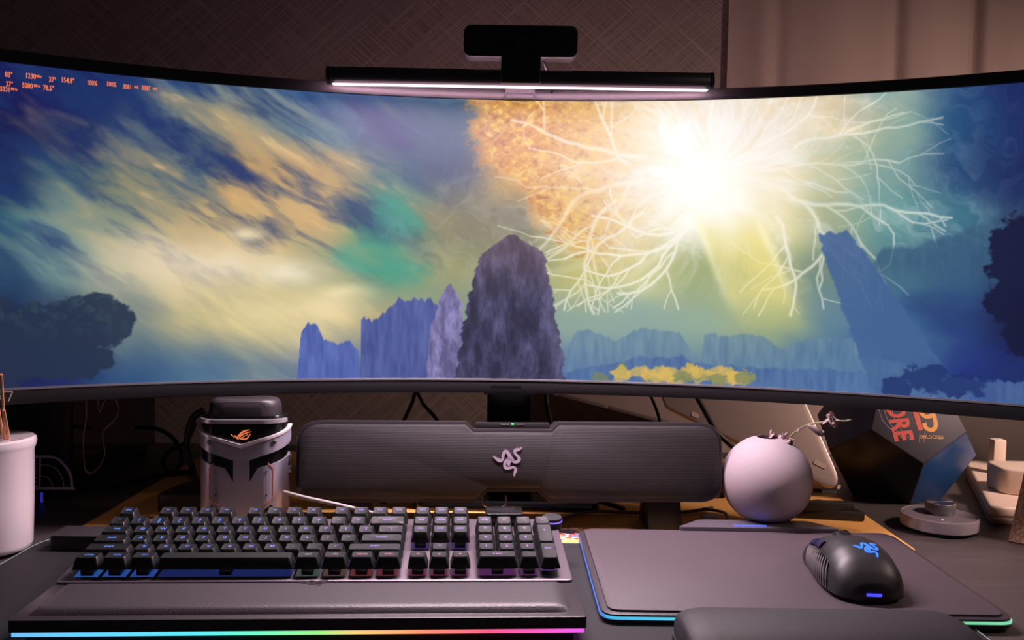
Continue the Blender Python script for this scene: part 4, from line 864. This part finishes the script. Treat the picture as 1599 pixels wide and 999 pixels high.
# ---------------------------------------------------------------- laptop on its stand, tablet, chargers at the right back
grey_al = mat('grey beige aluminium', (186, 166, 158), .4, metal=.35)
def slab_from(name, P0, u, v, W_, H_, T_, r, m, parent, off):
    """rounded slab whose corner is P0, edges along unit u and v, thickness behind"""
    n_ = u.cross(v).normalized(); mm = Matrix(((u.x, v.x, n_.x, 0), (u.y, v.y, n_.y, 0), (u.z, v.z, n_.z, 0), (0, 0, 0, 1)))
    o = MB().prism(rrect(0, W_, 0, H_, r), 0, T_).build(name, m, parent, bevel=.002, ang=50); o.matrix_local = Matrix.Translation(P0-off) @ mm; return o
P0 = at(1325, 777, 1.12); P1 = at(1040, 634, 1.20); P2 = at(1246, 600, 1.19)
u = (P1-P0); v = (P2-P0); W_ = u.length; nL = u.cross(v).normalized(); nL = nL if nL.y > 0 else -nL; u = u/W_; vy = nL.cross(u).normalized(); vy = vy if vy.dot(v) > 0 else -vy
lp = empty('laptop', P0, 'closed grey aluminium laptop leaning askew behind the soundbar and ball vase', 'laptop')
Lm = Matrix(((u.x, vy.x, nL.x, 0), (u.y, vy.y, nL.y, 0), (u.z, vy.z, nL.z, 0), (0, 0, 0, 1)))
sk = v.dot(u)/v.dot(vy)
MB().prism(fillet([(0, 0), (W_, 0), (W_+sk*.07, .07), (sk*.17, .17)], [.018, .01, .01, .01], 8), 0, .014).build('body', grey_al, lp, bevel=.002, ang=50).matrix_local = Lm
ft = mat('pale rubber foot', (205, 176, 166), .6)
for (a, b_, w_) in ((.040, .020, .016), (W_-.045, .004, .010), (.014, .004, .004)): MB().prism(rrect(a, a+w_, b_, b_+.006, .0015), -.001, .001).build('rubber_foot', ft, lp).matrix_local = Lm
ls = empty('laptop_stand', (.415, 1.085, .0022), 'black angular laptop stand foot on the orange pad behind the ball vase', 'laptop stand')
MB().prism([(-.062, 0), (.0235, -.012), (.012, .0), (.004, .0)][:2]+[(.0150, .035), (-.055, .05)], 0, .012).build('base_foot', M['black'], ls, bevel=.002)
o = MB().box(-.05, .012, -.006, .006, .011, .022); o.build('base_rail', M['black'], ls, bevel=.002)
MB().tube([(-.045, .01, .012), (-.03, .055, .02), (.02, .085, .012)], .005, 8).build('support_arm', M['black'], ls)
T0 = at(1118, 682, 1.53); T1 = at(858, 615, 1.53); tb = empty('tablet', T0, 'flat grey tablet with a dark strip propped against the wall behind the monitor', 'tablet')
u = (T1-T0).normalized(); v = Vector((0, -.0, 1)); v = (v-u*v.dot(u)).normalized(); side = 1 if u.cross(v).y > 0 else -1
slab_from('body', T0, u, v, (T1-T0).length, .2, side*.008, .01, mat('mauve grey panel', (136, 120, 118), .5), tb, Vector(tb.location))
q = T0+u*.085+v*.0002-u.cross(v)*side*.0012; slab_from('strip', q, u, v, .11, .007, side*.002, .001, mat('dark strip', (92, 80, 80), .5), tb, Vector(tb.location))
slab_from('strip', T0+u*.20+v*.0002-u.cross(v)*side*.0012, u, v, .085, .007, side*.002, .001, mat('dark strip', (92, 80, 80), .5), tb, Vector(tb.location))
# beige power strip
cream = mat('cream plastic', (232, 208, 190), .45)
ps = empty('power_strip', (.592, 1.076, 0), 'large cream power strip block at the right edge behind the dial', 'power strip')
outp = fillet([(.0, .0), (.17, .0), (.32, .30), (.115, .285)], [.012, .02, .02, .03], 8)
MB().prism(outp, .0, .0085).build('lower_shell', mat('grey beige plastic', (140, 120, 112), .5), ps, bevel=.002, ang=50)
MB().prism([(a*.99+.001, b_*.99+.001) for a, b_ in outp], .0085, .0225).build('upper_shell', cream, ps, bevel=.004, seg=3, ang=50)
pl = empty('power_adapter', (.688, 1.165, .0227), 'cream rounded plug adapter on the power strip beside the black canister', 'power adapter')
MB().prism(fillet([(-.045, -.02), (-.012, -.038), (.05, -.038), (.06, .03), (-.04, .03)], [.018, .02, .01, .01, .015], 8), 0, .034).build('body', cream, pl, bevel=.0035, seg=3, ang=50)
pn = MB().box(-.009, .009, -.004, .012, 0, .050).build('plug', cream, bevel=.002); pn.location = (.706, 1.265, .0227); tag(pn, 'upright white plug standing in the power strip behind the rounded adapter', 'plug')
bc = empty('canister', (.698, 1.085, .0227), 'black rounded canister partly seen at the far right edge under the monitor', 'canister')
bc.location = (.815, 1.27, .0227)
MB().lathe([(.030, 0), (.036, .004), (.038, .012), (.038, .12), (.034, .126), (.0, .127)], 48).build('body', mat('black canister', (22, 22, 26), .4), bc, smooth=40)
MB().lathe([(.0384, .020), (.0386, .0215), (.0384, .023)], 48).build('seam_ring', M['bezeltop'], bc)
# dark cardboard box at the back right
sbx = empty('storage_box', (.80, 1.44, 0), 'beige storage box with a dark front panel behind the power strip', 'storage box', rz=-.02)
MB().box(-.13, .10, 0, .055, 0, .17).build('carton', mat('beige card', (150, 132, 116), .7, bump=.1), sbx, bevel=.002)
MB().box(-.105, .055, -.003, .001, .0, .155).build('front_panel', mat('dark brown grey panel', (78, 68, 62), .6), sbx, bevel=.001)
MB().box(-.04, .058, -.006, -.003, .132, .138).build('flap_edge', mat('dark edge', (60, 50, 46), .6), sbx)
# speckled cork block at the right edge
ck = bpy.data.materials.new('speckled terracotta cork'); ck.use_nodes = True; nt = ck.node_tree; b = nt.nodes['Principled BSDF']; b.inputs['Roughness'].default_value = .85
tc = nt.nodes.new('ShaderNodeTexCoord'); n_ = nt.nodes.new('ShaderNodeTexNoise'); n_.inputs['Scale'].default_value = 420; cr_ = nt.nodes.new('ShaderNodeValToRGB'); nt.links.new(tc.outputs['Object'], n_.inputs[0]); nt.links.new(n_.outputs[0], cr_.inputs[0])
cr_.color_ramp.elements[0].position = .38; cr_.color_ramp.elements[1].position = .62; cr_.color_ramp.elements[0].color = L((196, 132, 108)); cr_.color_ramp.elements[1].color = L((250, 206, 184)); nt.links.new(cr_.outputs[0], b.inputs['Base Color'])
mb = MB(); mb.add([(0, 0, 0), (.09, -.09, 0), (.15, -.03, 0), (.06, .06, 0), (.018, .004, .085), (.09, -.068, .085), (.132, -.026, .085), (.06, .046, .085)], [(0, 3, 2, 1), (4, 5, 6, 7), (0, 1, 5, 4), (1, 2, 6, 5), (2, 3, 7, 6), (3, 0, 4, 7)])
o = mb.build('cork_block', ck, bevel=.002); o.location = (.5775, 1.008, 0.0002); tag(o, 'terracotta coloured speckled cork block cut by the right edge of the picture', 'block')

# ---------------------------------------------------------------- computer tower at the left
tw = empty('computer_tower', (-.557, 1.105, 0), 'black computer tower with stickers standing behind the white jar at left', 'computer tower', rz=.06)
MB().box(-.225, 0, 0, .32, .014, .43).build('case', mat('black case panel', (20, 19, 23), .42), tw, bevel=.003)
MB().box(.0, .0012, .012, .31, .02, .42).build('side_glass', mat('dark tinted glass panel', (10, 10, 13), .1), tw)
for x in (-.21, -.02):
    for y in (.03, .29): MB().box(x-.01, x+.012, y-.015, y+.015, 0, .0145).build('case_foot', M['cable'], tw, bevel=.001)
MB().box(-.0345, -.0322, -.0015, 0.001, .001, .0135).build('status_light', mat('dim blue led', (10, 10, 60), .4, emit=(50, 40, 160), estr=.8), tw)
# half dome sticker with lettering on the front
stk = mat('lilac vinyl sticker', (206, 188, 232), .5)
q = at(52, 762, 1.102)
tl = Matrix.Rotation(-.06, 3, 'Z') @ (Vector((q.x, q.y, q.z))-Vector((-.557, 1.105, 0)))
SX, SZ = tl.x, tl.z
ST = lambda x, y, h: (SX+x, -.0004-h, SZ+y)
mb = MB(); k_ = .00081; Wd = 52*k_; Hd = 52*k_
arc = lambda r_, x0: [(x0, r_), (x0+r_*.45, r_*.97), (x0+r_*.75, r_*.72), (x0+r_*.93, r_*.38), (x0+r_*.96, 0)]
x0 = .009
ribbon(mb, [(-.062, Hd-.002), (-.03, Hd-.002)]+[(a, b_-.0) for a, b_ in arc(Hd-.002, x0)], [.0032]*7, 8, ST, .0003)
ribbon(mb, [(-.062, .0), (x0+Hd, .0)], [.0036]*2, 3, ST, .0003)
ribbon(mb, arc(.0295, x0), [.0009]*5, 8, ST, .0003); ribbon(mb, arc(.0150, x0), [.0009]*5, 8, ST, .0003)
ribbon(mb, [(x0-.0015, 0), (x0, Hd-.002)], [.0022]*2, 3, ST, .0003)
for s_, zz in (('THE', .0352), ('NORTH', .0212), ('FACE', .0075)):
    add_text(mb, s_, lambda x, y, zz=zz: ST(x+.0045, y+zz, .0002), .0165, .03, 'RIGHT', sx=.95)
mb.build('dome_sticker', stk, tw, smooth=None)
# outline doodle stickers on the side glass
OX = lambda x, y, h: (.0013+h, (x-.14)*1.5+.035, y*1.28-.038)
mb = MB()
ribbon(mb, [(.150, .135), (.150, .108), (.144, .088), (.148, .055), (.168, .048), (.190, .060), (.186, .085), (.215, .094), (.222, .108), (.205, .124), (.190, .118), (.178, .110), (.176, .135)], [.0022]*13, 8, OX, .0003)
ribbon(mb, [(.215, .138), (.245, .126), (.262, .120), (.270, .138)], [.003]*4, 6, OX, .0003)
mb.build('outline_sticker', mat('faded rose vinyl', (220, 178, 176), .5), tw, smooth=None)

# ---------------------------------------------------------------- cables
def cable(name, P, r, label, m=None, group=None, n=6):
    pts = crom([Vector(p) for p in P], n); o = MB().tube(pts, r, 8).build(name, m or M['cable'], smooth=60); tag(o, label, 'cable', group); return o
cable('power_cable', [at(852, 560, 1.20), at(853, 620, 1.20), at(857, 650, 1.18), at(866, 690, 1.13), (.075, 1.075, .04), (.145, 1.10, .0062)], .0035, 'thick black cable hanging straight down right beside the monitor stand')
cable('video_cable', [at(1000, 590, 1.15), at(1018, 622, 1.16), at(1030, 655, 1.16), at(1040, 700, 1.14), (.20, 1.13, .006)], .0022, 'thin black cable curving down behind the right half of the soundbar')
cable('display_cable', [at(1075, 600, 1.14), at(1092, 626, 1.14), at(1118, 672, 1.14), at(1140, 694, 1.14), at(1165, 720, 1.15), (.29, 1.18, .006), (.30, 1.22, .006)], .0036, 'thick black cable running down to the gap between soundbar and ball vase')
cable('usb_cable', [at(625, 668, 1.20), at(643, 630, 1.20), at(650, 612, 1.19), at(662, 632, 1.20), at(682, 655, 1.20), at(700, 690, 1.20)], .0026, 'looped black cable peeping out between the monitor and the soundbar at left')
cable('coiled_cable', [at(212, 668, 1.25), at(240, 668, 1.24), at(268, 682, 1.22), at(285, 712, 1.20), at(270, 738, 1.19), at(256, 726, 1.2), at(262, 706, 1.21), at(290, 690, 1.2), at(305, 660, 1.2)], .003, 'looped black cable hanging behind the microphone at left')
cable('headset_cable', [at(318, 640, 1.13), at(300, 655, 1.13), at(292, 690, 1.13), at(300, 730, 1.13), (-.43, 1.20, .006), (-.47, 1.26, .006), (-.56, 1.17, .004)], .0045, 'thick black cable bending down onto the orange pad beside the microphone')
cable('microphone_cable', [at(444, 768, .99), at(458, 772, .975), at(482, 778, .965), at(520, 786, .96), at(558, 795, .96), (-.13, .955, .03), (-.10, .955, .015)], .0022, 'silver grey braided cable curving from the microphone behind the keyboard', M['whitecable'])
cable('keyboard_cable', [(-.11, .945, .012), (-.06, .962, .008), (.0, .975, .006), (.055, 1.04, .0055), (.10, 1.085, .0055), (.16, 1.085, .0055), (.215, 1.09, .0055), (.26, 1.115, .0055)], .0022, 'black braided keyboard cable lying along the front of the soundbar', mat('braided sleeve', (92, 80, 74), .6, bump=.8, bscale=600))
cable('vase_cable', [(.245, 1.10, .008), (.262, 1.06, .014), (.258, 1.03, .010), (.256, 1.015, .008)], .0018, 'short grey cable standing between mouse pad block and ball vase', mat('grey cable', (110, 104, 108), .5))
mb = MB(); rr_ = random.Random(3)
pg = [(math.cos(a)*(.0055+.003*rr_.random())*1.7, math.sin(a)*(.0055+.003*rr_.random())) for a in np.linspace(0, 2*PI, 14)[:-1]]
o = mb.prism(pg, 0, .009).build('crumpled_tissue', mat('white tissue', (220, 216, 214), .8, bump=.8, bscale=250), bevel=.0012); o.location = (.246, 1.058, .0022); tag(o, 'small crumpled white tissue scrap beside the ball vase', 'tissue')
# black case lying flat at the keyboard's back left
o = MB().prism(fillet([(-.43, 1.06), (-.33, 1.075), (-.33, 1.14), (-.42, 1.13)], .008), 0, .022).build('hard_case', mat('dark leatherette case', (40, 34, 36), .5, bump=.3), bevel=.002); o.location.z = .0022; tag(o, 'flat dark case on the orange pad behind the left function keys', 'case')
